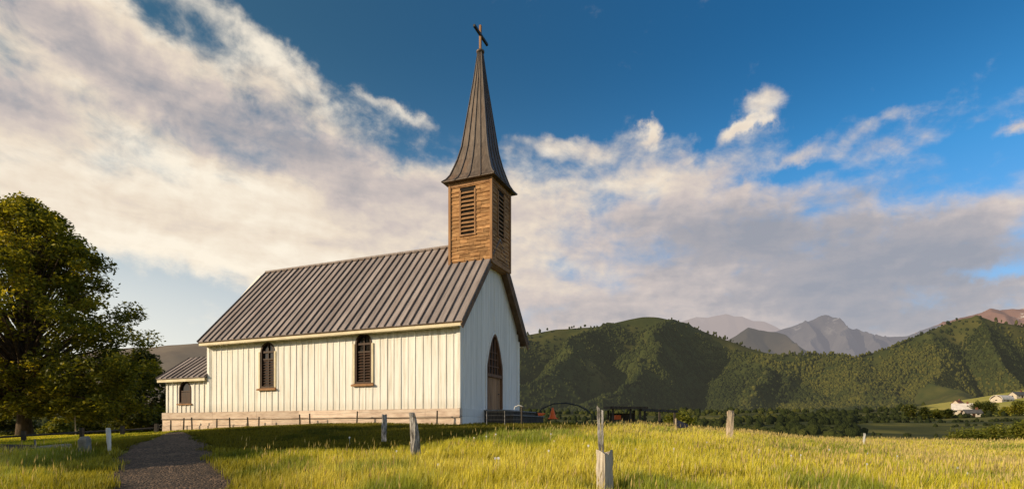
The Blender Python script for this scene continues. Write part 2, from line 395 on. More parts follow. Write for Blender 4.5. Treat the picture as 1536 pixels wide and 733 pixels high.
def build_path():
    P = np.array(PATH, float)
    d = np.concatenate([[0], np.cumsum(np.hypot(*np.diff(P, axis=0).T))])
    t = np.arange(0, d[-1], .22)
    # smooth the polyline
    cx = np.interp(t, d, P[:, 0]); cy = np.interp(t, d, P[:, 1])
    ker = np.ones(13) / 13
    cx = np.convolve(np.pad(cx, 6, 'edge'), ker, 'valid'); cy = np.convolve(np.pad(cy, 6, 'edge'), ker, 'valid')
    tx = np.gradient(cx); ty = np.gradient(cy); l = np.hypot(tx, ty); nx, ny = ty / l, -tx / l
    m = 15; w = np.linspace(-1, 1, m)
    tw_ = np.interp(cy, [8, 12, 16.5, 20.5], [1.0, .92, .58, .20])
    wl = .92 + .30 * (vnoise(t * .7, t * 0, 5) - .5) + .18 * (vnoise(t * 2.3, t * 0 + 3, 6) - .5); wl = wl * tw_
    X = cx[:, None] + nx[:, None] * w * wl[:, None]; Y = cy[:, None] + ny[:, None] * w * wl[:, None]
    Z = ground_z(X, Y) + .03 + .05 * (fbm(X * 2, Y * 2, 4, 4) - .5) - .03 * (np.abs(w) > .95)
    V = np.stack([X.ravel(), Y.ravel(), Z.ravel()], 1); n = len(t)
    i, j = np.meshgrid(np.arange(n - 1), np.arange(m - 1), indexing='ij'); o = (i * m + j).ravel()
    Q = np.stack([o, o + 1, o + m + 1, o + m], 1)
    tag(link('path', np_mesh('path', V, Q.ravel(), np.full(len(Q), 4), True), 'gravel'), kind='structure')
build_path()

# ------------------------------------------------------------------ hills and mountains
def ico():
    import bmesh
    bm = bmesh.new(); bmesh.ops.create_icosphere(bm, subdivisions=1, radius=1)
    V = np.array([v.co[:] for v in bm.verts]); Fc = np.array([[v.index for v in f.verts] for f in bm.faces]); bm.free(); return V, Fc
ICO_V, ICO_F = ico()
def blobs(P, rad, tall, seed, jit=.35):
    """tree-crown shapes at P (n,3); returns mesh arrays"""
    g = np.random.default_rng(seed); n = len(P); m = len(ICO_V)
    sh = 1 + jit * (g.random((n, m, 1)) - .5) * 2
    V = ICO_V[None] * sh
    ang = g.random(n) * 6.283; c, s = np.cos(ang)[:, None], np.sin(ang)[:, None]
    x = V[:, :, 0] * c - V[:, :, 1] * s; y = V[:, :, 0] * s + V[:, :, 1] * c
    z = V[:, :, 2]
    taper = 1 - np.clip(z, 0, 1) * (g.random((n, 1)) * .55)
    out = np.stack([x * taper * rad[:, None], y * taper * rad[:, None], (z + .55) * (rad * tall)[:, None]], 2) + P[:, None, :]
    Fc = ICO_F[None] + (np.arange(n) * m)[:, None, None]
    tone = sstep(.42, .60, fbm(P[:, 0] / 120 + .4 * P[:, 2] / 60, P[:, 1] / 160, 81, 4)); tone = tone * np.where((P[:, 1] > 690) & (P[:, 0] / P[:, 1] < .42), .42, .85) + .12  # middle hill trees toned down: cloud shade painted into their colour
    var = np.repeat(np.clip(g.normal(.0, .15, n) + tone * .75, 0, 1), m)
    return out.reshape(-1, 3), Fc.reshape(-1), np.full(n * len(ICO_F), 3), var

def heightfield(name, mat, xs, ys, zf, label=None):
    X, Y = np.meshgrid(xs, ys); Z = zf(X, Y); nx, ny = len(xs), len(ys)
    V = np.stack([X.ravel(), Y.ravel(), Z.ravel()], 1)
    i, j = np.meshgrid(np.arange(ny - 1), np.arange(nx - 1), indexing='ij'); o = (i * nx + j).ravel()
    Q = np.stack([o, o + 1, o + nx + 1, o + nx], 1)
    o = link(name, np_mesh(name, V, Q.ravel(), np.full(len(Q), 4), True), mat); return tag(o, kind='structure')

def hill_fn(crest, D, wf, wb, base, spurs, skew, amp, rough, seed, p=1.15, pull=0.0):
    cx = np.array([(q[0] - 768) / F * D for q in crest]); cz = np.array([CAMZ + (YH - q[1]) / F * D for q in crest])
    wf0 = wf
    def f(X, Y):
        X = np.asarray(X, float); Y = np.asarray(Y, float)
        wf = wf0 * (1 - pull * sstep(.50, .74, X / D))
        c = np.interp(X, cx, cz)
        # soften the polyline crest
        c = (c + np.interp(X - .012 * D, cx, cz) + np.interp(X + .012 * D, cx, cz) + np.interp(X - .006 * D, cx, cz) + np.interp(X + .006 * D, cx, cz)) / 5
        tf = np.clip((Y - (D - wf)) / wf, 0, 1); tb = np.clip((D + wb - Y) / wb, 0, 1)
        prof = np.where(Y < D, tf ** p * (1.25 - .25 * tf), tb)
        prof = prof - .04 * np.exp(-((Y - D) / (.08 * wf)) ** 2)*0
        u = X + skew * (D - Y) + (fbm(X / (.09 * D), Y / (.09 * D), seed, 3) - .5) * .10 * D
        g = np.zeros_like(X)
        if spurs:
            s = np.array([(q - 768) / F * D for q in spurs]); 
            dd = np.abs(u[..., None] - s).min(-1); wd = np.diff(np.sort(s)).mean() / 2
            g = np.clip(dd / wd, 0, 1.2)
            g = g ** .9
        h = c - base
        carve = amp * g * np.clip(h, 0, None) * np.sin(np.pi * np.clip(tf * .94, 0, 1)) ** .8 * (Y < D + 1)
        z = base + h * prof - carve
        z = z + (fbm(X / (.05 * D), Y / (.05 * D), seed + 5, 5, True) - .6) * rough * np.clip(h, 0, None) * np.sin(np.pi * np.clip(tf * .96, 0, 1))
        return z
    return f, cx
HILLS = []
def hill(name, mat, crest, D, wf, wb, base, spurs, skew, amp, rough, seed, nx=260, ny=150, p=1.15, pull=0.0):
    f, cx = hill_fn(crest, D, wf, wb, base, spurs, skew, amp, rough, seed, p, pull)
    heightfield(name, mat, np.linspace(cx[0], cx[-1], nx), np.concatenate([np.linspace(D - wf, D, ny)[:-1], np.linspace(D, D + wb, ny // 3)]), f)
    return f, cx
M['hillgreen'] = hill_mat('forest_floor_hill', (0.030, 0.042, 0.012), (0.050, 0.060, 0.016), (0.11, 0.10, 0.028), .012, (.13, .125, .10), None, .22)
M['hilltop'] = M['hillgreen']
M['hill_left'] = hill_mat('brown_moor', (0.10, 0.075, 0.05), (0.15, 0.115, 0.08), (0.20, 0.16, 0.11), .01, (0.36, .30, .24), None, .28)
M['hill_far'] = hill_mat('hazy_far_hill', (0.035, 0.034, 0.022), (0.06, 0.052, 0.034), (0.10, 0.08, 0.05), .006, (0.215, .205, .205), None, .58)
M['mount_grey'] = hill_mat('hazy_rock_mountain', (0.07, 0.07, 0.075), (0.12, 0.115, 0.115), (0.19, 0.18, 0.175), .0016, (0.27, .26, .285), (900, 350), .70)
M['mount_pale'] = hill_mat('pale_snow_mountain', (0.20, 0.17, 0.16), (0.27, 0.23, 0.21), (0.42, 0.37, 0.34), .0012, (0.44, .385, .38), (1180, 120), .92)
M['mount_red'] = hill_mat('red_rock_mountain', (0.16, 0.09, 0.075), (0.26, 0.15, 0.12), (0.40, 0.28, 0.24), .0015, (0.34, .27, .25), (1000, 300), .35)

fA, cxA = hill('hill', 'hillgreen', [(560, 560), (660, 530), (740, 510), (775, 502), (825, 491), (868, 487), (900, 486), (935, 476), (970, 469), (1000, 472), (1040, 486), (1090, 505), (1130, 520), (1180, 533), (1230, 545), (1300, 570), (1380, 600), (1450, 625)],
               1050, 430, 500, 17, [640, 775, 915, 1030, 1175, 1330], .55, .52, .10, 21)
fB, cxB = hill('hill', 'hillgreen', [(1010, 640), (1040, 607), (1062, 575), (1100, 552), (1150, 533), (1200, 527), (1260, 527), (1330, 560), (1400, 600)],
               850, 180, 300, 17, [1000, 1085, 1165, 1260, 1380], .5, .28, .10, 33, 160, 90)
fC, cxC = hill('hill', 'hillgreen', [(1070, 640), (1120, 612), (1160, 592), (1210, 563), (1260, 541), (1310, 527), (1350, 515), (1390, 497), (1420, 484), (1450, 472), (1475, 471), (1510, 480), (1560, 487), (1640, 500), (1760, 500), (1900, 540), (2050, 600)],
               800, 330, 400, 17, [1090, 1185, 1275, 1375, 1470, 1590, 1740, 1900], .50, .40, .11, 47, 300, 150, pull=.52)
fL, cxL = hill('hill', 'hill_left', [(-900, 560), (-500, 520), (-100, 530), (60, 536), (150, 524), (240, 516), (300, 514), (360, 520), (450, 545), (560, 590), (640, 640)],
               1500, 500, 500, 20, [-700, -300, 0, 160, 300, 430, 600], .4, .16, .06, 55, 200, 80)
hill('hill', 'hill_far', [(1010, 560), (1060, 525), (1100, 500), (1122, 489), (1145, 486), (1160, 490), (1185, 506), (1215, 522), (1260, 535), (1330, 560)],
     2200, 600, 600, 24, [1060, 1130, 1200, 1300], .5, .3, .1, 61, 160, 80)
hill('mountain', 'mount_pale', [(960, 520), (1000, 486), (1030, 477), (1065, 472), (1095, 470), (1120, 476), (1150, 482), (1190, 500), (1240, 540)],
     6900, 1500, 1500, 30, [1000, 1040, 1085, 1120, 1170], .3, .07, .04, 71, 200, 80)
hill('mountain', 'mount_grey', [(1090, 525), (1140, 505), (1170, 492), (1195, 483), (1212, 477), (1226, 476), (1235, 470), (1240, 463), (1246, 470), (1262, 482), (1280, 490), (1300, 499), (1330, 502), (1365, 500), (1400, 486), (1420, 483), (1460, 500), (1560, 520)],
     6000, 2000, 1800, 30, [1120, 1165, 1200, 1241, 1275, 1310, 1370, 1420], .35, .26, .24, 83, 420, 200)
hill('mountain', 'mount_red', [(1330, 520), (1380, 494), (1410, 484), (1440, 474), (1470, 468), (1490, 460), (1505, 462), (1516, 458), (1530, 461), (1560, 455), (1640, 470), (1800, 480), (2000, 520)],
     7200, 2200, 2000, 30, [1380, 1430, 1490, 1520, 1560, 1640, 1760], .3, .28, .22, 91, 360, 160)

def forest(f, cx, D, wf, n, rmin, rmax, seed, matname, dens=None):
    g = np.random.default_rng(seed)
    X = g.uniform(cx[0], cx[-1], n); Y = D - wf + (wf * 1.12) * g.random(n)
    Z = f(X, Y); G = ground_z(X, Y)
    keep = (Z > G - 2) & (np.abs(X / Y) < 1.25) & ((Y < D - 16) | (g.random(n) < .22))
    if dens is not None: keep &= g.random(n) < dens(X, Y, Z)
    X, Y, Z = X[keep], Y[keep], np.maximum(Z, G)[keep]
    rad = g.uniform(rmin, rmax, len(X)) * (0.75 + .5 * g.random(len(X)) ** 2)
    tall = g.uniform(1.0, 1.7, len(X))
    return X, Y, Z, rad, tall
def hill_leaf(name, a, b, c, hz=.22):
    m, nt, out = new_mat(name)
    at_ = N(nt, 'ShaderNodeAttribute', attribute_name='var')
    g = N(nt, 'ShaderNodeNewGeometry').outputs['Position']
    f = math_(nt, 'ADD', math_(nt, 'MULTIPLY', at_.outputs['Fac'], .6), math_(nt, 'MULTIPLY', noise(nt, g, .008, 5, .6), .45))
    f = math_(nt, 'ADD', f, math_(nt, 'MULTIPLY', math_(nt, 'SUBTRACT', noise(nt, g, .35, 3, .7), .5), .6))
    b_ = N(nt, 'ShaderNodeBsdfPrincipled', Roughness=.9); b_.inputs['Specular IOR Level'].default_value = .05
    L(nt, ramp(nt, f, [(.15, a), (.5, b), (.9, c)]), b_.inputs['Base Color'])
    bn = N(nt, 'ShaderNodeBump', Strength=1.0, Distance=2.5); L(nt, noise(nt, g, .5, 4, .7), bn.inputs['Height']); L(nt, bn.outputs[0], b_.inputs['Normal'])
    e = N(nt, 'ShaderNodeEmission'); e.inputs[0].default_value = (.13, .125, .10, 1)  # even glow in the foliage standing in for haze in the air
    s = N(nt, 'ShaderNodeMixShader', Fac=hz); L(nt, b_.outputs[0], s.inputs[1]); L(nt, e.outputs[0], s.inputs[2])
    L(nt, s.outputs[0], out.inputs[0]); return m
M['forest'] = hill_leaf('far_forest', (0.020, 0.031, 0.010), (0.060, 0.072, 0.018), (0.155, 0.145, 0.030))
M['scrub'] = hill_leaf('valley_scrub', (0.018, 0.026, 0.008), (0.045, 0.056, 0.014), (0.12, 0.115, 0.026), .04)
def build_forest():
    parts = []
    def dens(zc, k, right=False):
        def q(X, Y, Z):
            d = 1 - (.45 if right else .70) * sstep(.50, .64, fbm(X / 75, Y / 110, 5 + k, 4))
            d = d * (1 - 1.0 * sstep(zc[0], zc[1], Z + 25 * (fbm(X / 40, Y / 40, 15, 3) - .5)))
            if right: d = d * np.where((X / Y > .70) & (Y < 640), 0, 1)
            return d
        return q
    for (f, cx, D, wf, n, a, b, s, dn) in ((fA, cxA, 1050, 430, 60000, 1.5, 2.8, 1, dens((165, 205), 0)), (fB, cxB, 850, 180, 20000, 1.4, 2.6, 2, dens((400, 500), 1)), (fC, cxC, 800, 330, 80000, 1.2, 2.3, 3, dens((136, 162), 2, True))):
        parts.append(forest(f, cx, D, wf, n, a, b, s, 'forest', dn))
    # bare grassy crown of the right hill
    P = [np.concatenate(q) for q in zip(*parts)]
    X, Y, Z, rad, tall = P
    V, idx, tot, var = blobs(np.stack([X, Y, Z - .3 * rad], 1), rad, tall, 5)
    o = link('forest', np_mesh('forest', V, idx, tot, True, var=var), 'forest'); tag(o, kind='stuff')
    # scrub and copses over the valley floor
    g = np.random.default_rng(12); n = 9000
    Y = 95 + 600 * g.random(n) ** 1.3; X = Y * g.uniform(-1.2, 1.2, n)
    q = X / Y
    d = sstep(.50, .62, fbm(X / 70, Y / 45, 31, 4)) + .05 + .9 * sstep(500, 640, Y) * (q < .72)
    d = d * np.where((q > .69) & (Y > 330), .01, 1) * np.where((q > .60) & (Y < 400), .30, 1)
    k = g.random(n) < d; X, Y = X[k], Y[k]
    for k in range(9):                  # hedgerows between the valley fields
        y0 = g.uniform(130, 330); q0 = g.uniform(.15, .8); t = np.linspace(0, 1, 70) ** 1.0
        hx = q0 * y0 + t * g.uniform(80, 150); hy = y0 + t * g.uniform(-30, 50) + g.normal(0, 1.0, 70)
        kk = g.random(70) < .8; X = np.concatenate([X, hx[kk]]); Y = np.concatenate([Y, hy[kk]])
    rad = g.uniform(1.2, 2.8, len(X)) * (.5 + Y / 700) * np.where((X / Y > .60) & (Y < 400), .55, 1); Z = ground_z(X, Y)
    V, idx, tot, var = blobs(np.stack([X, Y, Z - .2 * rad], 1), rad, g.uniform(.7, 1.3, len(X)), 6)
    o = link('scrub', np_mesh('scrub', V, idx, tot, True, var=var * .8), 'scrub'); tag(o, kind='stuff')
build_forest()

# ================================================================== CHURCH (local x to the front gable, y across to the far side, z up, 0 = floor)
TH = 1.172; CX, CY, FLOOR = -1.96, 21.5, CAMZ + .757
Ln, W, La = 13.15, 5.80, 3.02
EZ, EO, RZ = 3.18, .45, 7.12            # eave edge height, overhang, ridge
RB, RF = -12.62, .36                     # ridge ends
EB = -13.32
SL = (RZ - EZ) / (W / 2 + EO)
church = empty('church', (CX, CY, FLOOR), -(math.pi / 2 - TH))
tag(church, 'white wooden church with brown shingled bell tower, tall pointed spire and ribbed metal roof', 'church')
church_inv = Matrix.Rotation((math.pi / 2 - TH), 4, 'Z') @ Matrix.Translation((-CX, -CY, -FLOOR))
def to_church(X, Y):
    c, s = math.cos(math.pi / 2 - TH), math.sin(math.pi / 2 - TH)
    dx, dy = X - CX, Y - CY
    return c * dx - s * dy, s * dx + c * dy

def arch(cx, w, z0, z1, pointed=0.0, n=14):
    """arched outline; pointed > 0 stretches the head into a lancet"""
    h = w / 2 * (1 + pointed); zs = z1 - h; pts = [(cx - w / 2, z0), (cx + w / 2, z0), (cx + w / 2, zs)]
    for i in range(1, n):
        t = math.pi * i / n
        x = math.cos(t); z = math.sin(t)
        if pointed: z = 1 - abs(x) ** (1.0 / (0.55)) if pointed > .3 else z
        pts.append((cx + w / 2 * x, zs + h * z))
    pts.append((cx - w / 2, zs)); return pts
W1 = (-9.52, .82, 1.02, 3.02); W2 = (-4.39, .82, 1.06, 3.08); W3 = (-14.83, .80, .42, 1.48)
walltop = EZ + EO * SL - .09
def inset(cx, w, z0, z1, d): return (cx, w - 2 * d, z0 + d, z1 - d)

# long side walls, with real window openings
m = MB()
m.panel([[(-Ln, 0), (0, 0), (0, walltop), (-Ln, walltop)], arch(*W1), arch(*W2)], lambda u, v, d: (u, d, v), .20, .5)
skip = [(w[0] - w[1] / 2 - .10, w[0] + w[1] / 2 + .10, w[2] - .12, w[3] + .06) for w in (W1, W2)]
def battens(mb, x0, x1, z0, z1, yout, skips, sp=.335):
    x = x0 + .17
    while x < x1 - .12:
        segs = [(z0, z1)]
        for (a, b, c, d) in skips:
            if a < x < b: segs = [(z0, c), (d, z1)]
        wd = random.uniform(.042, .062); th = random.uniform(.015, .027)
        for (a, b) in segs:
            if b - a > .06:
                j = [random.uniform(-.006, .006) for _ in range(2)]
                y0, y1 = (yout - th, yout) if yout <= 0.01 else (yout, yout + th)
                V = [(x - wd / 2 + j[0], y0, a), (x + wd / 2 + j[0], y0, a), (x + wd / 2 + j[0], y1, a), (x - wd / 2 + j[0], y1, a), (x - wd / 2 + j[1], y0, b), (x + wd / 2 + j[1], y0, b), (x + wd / 2 + j[1], y1, b), (x - wd / 2 + j[1], y1, b)]
                mb.add(V, [(0, 3, 2, 1), (4, 5, 6, 7), (0, 1, 5, 4), (1, 2, 6, 5), (2, 3, 7, 6), (3, 0, 4, 7)])
        # the board beside it, each standing a little differently proud of the wall
        x += sp + random.uniform(-.03, .03)
battens(m, -Ln, 0, .004, 3.10, -.0, skip)
m.build('wall', 'paint', church)
m = MB(); m.panel([[(-Ln, 0), (0, 0), (0, walltop), (-Ln, walltop)]], lambda u, v, d: (u, W - d, v), .20, .5)
battens(m, -Ln, 0, .004, 3.10, W, []); m.build('wall', 'paint', church)
# front gable with pointed doorway; back gable
gab = lambda ins: [(.203, 0), (W - .203, 0), (W - .203, walltop + .203 * SL), (W / 2, walltop + W / 2 * SL), (.203, walltop + .203 * SL)]
DC, DW, DH = 3.12, 1.62, 3.26
m = MB(); dl = arch(DC, DW, .02, DH, .75)
m.panel([gab(0), dl], lambda u, v, d: (-d, u, v), .2, .5)
x = .30
while x < W - .2:                       # narrow vertical boards, a shade proud of one another
    top = walltop + min(x, W - x) * SL - .12
    a = x; b = x + .17
    if DC - DW / 2 - .10 < x + .085 < DC + DW / 2 + .10:
        zlo = DH + .10 - (abs(x + .085 - DC) / (DW / 2)) ** 1.8 * 1.2
    else: zlo = .004
    top = walltop + min(a, W - b) * SL - .10
    m.box(.0, random.uniform(.010, .022), a, b - .010, zlo, top)
    x += .17
m.box(.0, .035, DC - .03, DC + .03, DH + .14, walltop + (W - DC) * SL - .25)
m.build('gable_wall', 'paint_front', church)
m = MB(); m.panel([gab(0)], lambda u, v, d: (-Ln + d, u, v), .2, .5); m.build('gable_wall', 'paint_front', church)
for (x, y) in ((0, 0), (0, W), (-Ln, 0), (-Ln, W)):
    sx, sy = (1 if x == 0 else -1), (-1 if y == 0 else 1)
    m = MB(); xa, xb = sorted((x + sx * .05, x - sx * .11)); ya, yb = sorted((y + sy * .05, y - sy * .11))
    m.box(xa, xb, ya, yb, .002, 3.12 + (0.16 if x == 0 else 0)); m.build('corner_board', 'paint', church, bevel=.006)
# plinth: two courses of pinkish boards with a ledge
x0, x1 = -Ln - La - .02, .06
for (ys, y0) in ((-1, -.06), (1, W + .06)):
    m = MB()
    def run(za, zb, out, seg):
        x = x0
        while x < x1 - .01:
            e = min(x1, x + random.uniform(*seg))
            if x1 - e < .6: e = x1
            o = out + random.uniform(-.008, .008)
            yy = sorted((y0 + ys * o, y0 - ys * .16))
            m.box(x, e - .008, yy[0], yy[1], za, zb + random.uniform(-.008, .004)); x = e
    run(-.30, -.004, .035, (1.8, 3.6)); run(-.33, -.31, .075, (2, 4)); run(-.62, -.335, .0, (1.2, 2.6)); run(-1.3, -.625, .02, (1.2, 2.6))
    m.build('plinth', 'plinth', church)
for (xo, xi) in ((.06, -.14), (x0, x0 + .2)):
    m = MB()
    for za, zb in ((-.30, -.004), (-.62, -.305), (-1.3, -.625)): m.box(min(xo, xi) + .002, max(xo, xi) - .002, .105, W - .105, za, zb)
    m.build('plinth', 'paint_front', church)

# roof: two slopes of standing seam metal
def slope(sign):
    ye = -EO if sign < 0 else W + EO; yr = W / 2
    m = MB(); n = 36
    E0 = Vector((EB, ye, EZ)); E1 = Vector((RF, ye, EZ)); R0 = Vector((RB, yr, RZ)); R1 = Vector((RF, yr, RZ))
    nrm = (E1 - E0).cross(R1 - E1).normalized(); nrm = nrm if nrm.z > 0 else -nrm
    for i in range(n):
        a, b = i / n, (i + 1) / n
        q = [E0.lerp(E1, a), E0.lerp(E1, b), R0.lerp(R1, b), R0.lerp(R1, a)]
        h = random.uniform(0, .012)
        q = [p + nrm * (h + (.0 if k < 2 else 0)) for k, p in enumerate(q)]
        m.slab(q, -nrm * .03)
    o = m.build('roof', 'roof', church)
    s = MB()
    for i in range(n + 1):
        a = i / n; p = E0.lerp(E1, a) + nrm * .035; q = R0.lerp(R1, a) + nrm * .035
        s.bar(p, q, .034, .052, nrm)
    s.build('seam', 'seam', o)
    f = MB(); f.slab([E0 - nrm * .033, E1 - nrm * .033, R1 - nrm * .033, R0 - nrm * .033], -nrm * .05); f.build('soffit', 'barge', o)
    return nrm
nr = slope(-1); slope(1)
m = MB(); m.tube([(RB - .02, W / 2, RZ + .03), (RF + .02, W / 2, RZ + .03)], .075, 8); m.build('ridge_cap', 'roof', church)
for y in (-EO, W + EO):                 # cream eave board under the metal edge, and a plank closing the eave
    s = -1 if y < 0 else 1
    m = MB(); ya, yb = sorted((y - s * .03, y - s * .075)); m.box(EB + .05, RF - .06, ya, yb, EZ - .165, EZ - .055)
    ya, yb = sorted((y - s * .08, (0 if s < 0 else W) + s * .055)); m.box(EB + .05, .06, ya, yb, EZ - .150, EZ - .115)
    m.build('eave_board', 'trim', church, bevel=.005)
for s in (-1, 1):                       # barge boards at the front gable
    ye = -EO if s < 0 else W + EO
    p = Vector((RF - .035, ye, EZ - .19)); q = Vector((RF - .035, W / 2 + s * .02, RZ - .20))
    m = MB(); m.bar(p, q, .045, .20, (0, 0, 1)); m.build('barge_board', 'barge', church)
    p = Vector((-Ln - .06, ye, EZ - .19)); q = Vector((RB - .35, W / 2 + s * .02, RZ - .20))

# arched windows
def window(spec, rows, label=None, split=False):
    cx, w, z0, z1 = spec
    fr = MB()
    fr.panel([arch(cx, w, z0, z1), arch(*inset(cx, w, z0, z1, .075))], lambda u, v, d: (u, -.025 + d, v), .14)
    o = fr.build('window', 'darkwood', church)
    if label: o['label'] = label
    g = MB(); g.panel([arch(*inset(cx, w, z0, z1, .073))], lambda u, v, d: (u, .085 + d, v), .012); g.build('pane', 'glass', o)
    b = MB(); zs = z1 - w / 2
    b.box(cx - .022, cx + .022, .030, .080, z0 + .07, z1 - .08)
    b.box(cx - w / 2 + .076, cx + w / 2 - .076, .026, .079, zs - .05, zs + .03)
    b.box(cx - w / 2 + .076, cx + w / 2 - .076, .026, .079, zs - .36, zs - .30)
    b.build('glazing_bar', 'darkwood', o)
    if rows:
        lv = MB(); z = z0 + .12
        while z < zs - .42:
            for a, e in ((cx - w / 2 + .077, cx - .024), (cx + .024, cx + w / 2 - .077)):
                lv.add([(a, .032, z), (e, .032, z), (e, .075, z + .055), (a, .075, z + .055), (a, .032, z + .014), (e, .032, z + .014), (e, .075, z + .069), (a, .075, z + .069)],
                       [(0, 3, 2, 1), (4, 5, 6, 7), (0, 1, 5, 4), (1, 2, 6, 5), (2, 3, 7, 6), (3, 0, 4, 7)])
            z += .115
        lv.build('louvre', 'darkwood', o)
    s = MB(); s.add([(cx - w / 2 - .13, -.13, z0 - .11), (cx + w / 2 + .13, -.13, z0 - .11), (cx + w / 2 + .10, .0, z0 - .11), (cx - w / 2 - .10, .0, z0 - .11),
                     (cx - w / 2 - .13, -.13, z0 - .05), (cx + w / 2 + .13, -.13, z0 - .05), (cx + w / 2 + .06, .02, z0 + .012), (cx - w / 2 - .06, .02, z0 + .012)],
                    [(0, 3, 2, 1), (4, 5, 6, 7), (0, 1, 5, 4), (1, 2, 6, 5), (2, 3, 7, 6), (3, 0, 4, 7)]); s.build('sill', 'cornerwood', o)
    zs2 = z1 - w / 2          # a pale casing strip either side
    for sg in (-1, 1):
        c = MB(); xa, xb = sorted((cx + sg * (w / 2 + .004), cx + sg * (w / 2 + .085))); c.box(xa, xb, -.052, -.002, z0 + .015, zs2); c.build('casing', 'trim', o)
window(W1, True); window(W2, True)

# doorway
dr = MB(); dr.panel([arch(DC, DW, .022, DH, .75), [(DC - DW / 2 + .09, .03), (DC + DW / 2 - .09, .03)] + [(DC + (p[0] - DC) * .885, p[1] - (.10 if p[1] > .5 else 0)) for p in arch(DC, DW, .03, DH, .75)[2:]]], lambda u, v, d: (.03 - d, u, v), .14)
door = dr.build('door', 'doorframe', church)
lf = MB(); nb = 7
for i in range(nb):
    a = DC - DW / 2 + .095 + i * (DW - .19) / nb; lf.box(-.085, -.045 + random.uniform(-.004, .004), a + .004, a + (DW - .19) / nb - .004, .03, 1.40)
lf.build('door_leaf', 'doorwood', door)
tr = MB(); tr.box(-.10, .045, DC - DW / 2 + .02, DC + DW / 2 - .02, 1.405, 1.53)
for k in (-.42, -.14, .14, .42):
    z = 1.53
    hh = DH - .16 - (abs(k) / (DW / 2)) ** 1.8 * 1.4
    tr.box(-.075, -.03, DC + k - .028, DC + k + .028, 1.53, hh)
for z in (1.85, 2.15, 2.45): tr.box(-.072, -.034, DC - .55 + (z - 1.85) * .25, DC + .55 - (z - 1.85) * .25, z, z + .035)
tr.build('transom', 'doorframe', door)
pn = MB(); pn.panel([[(DC - DW / 2 + .08, 1.5), (DC + DW / 2 - .08, 1.5)] + [(DC + (p[0] - DC) * .9, p[1] - .08) for p in arch(DC, DW, .03, DH, .75)[2:]]], lambda u, v, d: (-.11 - d, u, v), .015); pn.build('pane', 'darkwood', door)
hd = MB(); hd.tube([(-.045, DC + .48, .72), (.01, DC + .48, .72), (.01, DC + .40, .72)], .016, 6); hd.build('handle', 'blackmetal', door)
ca = MB(); ca.panel([arch(DC, DW + .16, .022, DH + .09, .75), arch(DC, DW + .004, .023, DH + .002, .75)], lambda u, v, d: (.045 - d, u, v), .040); ca.build('casing', 'paint_front', door)
# steps
st = MB()
for (a, b, z0_, z1_) in ((1.00, 0.065, -.05, -.002), (1.38, 1.005, -.25, -.20)):
    n = 5 if a < 1.2 else 2
    for i in range(n): st.box(b + (a - b) / n * i + .006, b + (a - b) / n * (i + 1) - .006, 1.95, 5.65, z0_, z1_)
rs = MB()
for (xx, zt) in ((.95, -.055), (1.33, -.255)): rs.box(xx - .04, xx, 2.0, 5.6, -.9, zt)
for yy in (2.0, 5.55): rs.box(.07, .905, yy, yy + .05, -.9, -.055); rs.box(.955, 1.285, yy, yy + .05, -.9, -.255)
stp = st.build('steps', 'greyplank', church); rs.build('riser', 'darkpost', stp)

# ---- tower
TA, TB, TY0, TY1, TT = -1.58, .40, 2.0, 3.95, 9.52
tower = MB(); tower.box(TA + .06, TB - .06, TY0 + .06, TY1 - .06, 6.0, TT - .03, .5)
tw = tower.build('tower', 'dark', church); tw['label'] = 'square bell tower clad in brown shingles'
LZ0, LZ1 = 7.28, 9.06; LC = (TA + TB) / 2 - .0
sh = MB()
def face(uv, u0, u1, holeu, seed):
    """rows of shingles; uv(u, out, z) to 3d"""
    z = 6.0
    while z < TT - .26:
        h = .152 if z < 7.2 else .165
        u = u0
        while u < u1 - .005:
            e = min(u1, u + (random.uniform(.16, .5) if z < 7.2 else random.uniform(.4, 1.1)))
            if u1 - e < .08: e = u1
            segs = [(u, e)]
            if z + h * .6 > LZ0 - .1 and z + h * .4 < LZ1 + .08:
                a, b = holeu; segs = [(u, min(e, a)), (max(u, b), e)]
            for (a, b) in segs:
                if b - a > .02:
                    o1 = random.uniform(.026, .052); dz = random.uniform(-.012, .010)
                    V = [uv(a + .004, .0, z + dz), uv(b - .004, .0, z + dz), uv(b - .004, .0, z + h), uv(a + .004, .0, z + h),
                         uv(a + .004, o1, z + dz), uv(b - .004, o1, z + dz + random.uniform(-.008, .008)), uv(b - .004, .012, z + h + .012), uv(a + .004, .012, z + h + .012)]
                    sh.add(V, [(0, 3, 2, 1), (4, 5, 6, 7), (0, 1, 5, 4), (1, 2, 6, 5), (2, 3, 7, 6), (3, 0, 4, 7)])
            u = e
        z += h
i_ = .055
FACES = [(lambda u, o, z: (u, TY0 + i_ - o, z), TA + .06, TB - .06, (LC - .12 - .36, LC - .12 + .36)),
         (lambda u, o, z: (TB - i_ + o, u, z), TY0 + .06, TY1 - .06, ((TY0 + TY1) / 2 - .34, (TY0 + TY1) / 2 + .34)),
         (lambda u, o, z: (u, TY1 - i_ + o, z), TA + .06, TB - .06, (LC - .42, LC + .42)),
         (lambda u, o, z: (TA + i_ - o, u, z), TY0 + .06, TY1 - .06, ((TY0 + TY1) / 2 - .34, (TY0 + TY1) / 2 + .34))]
for k, (uv, a, b, hu) in enumerate(FACES): face(uv, a, b, hu, k)
sh.build('shingles', 'shingle', tw)
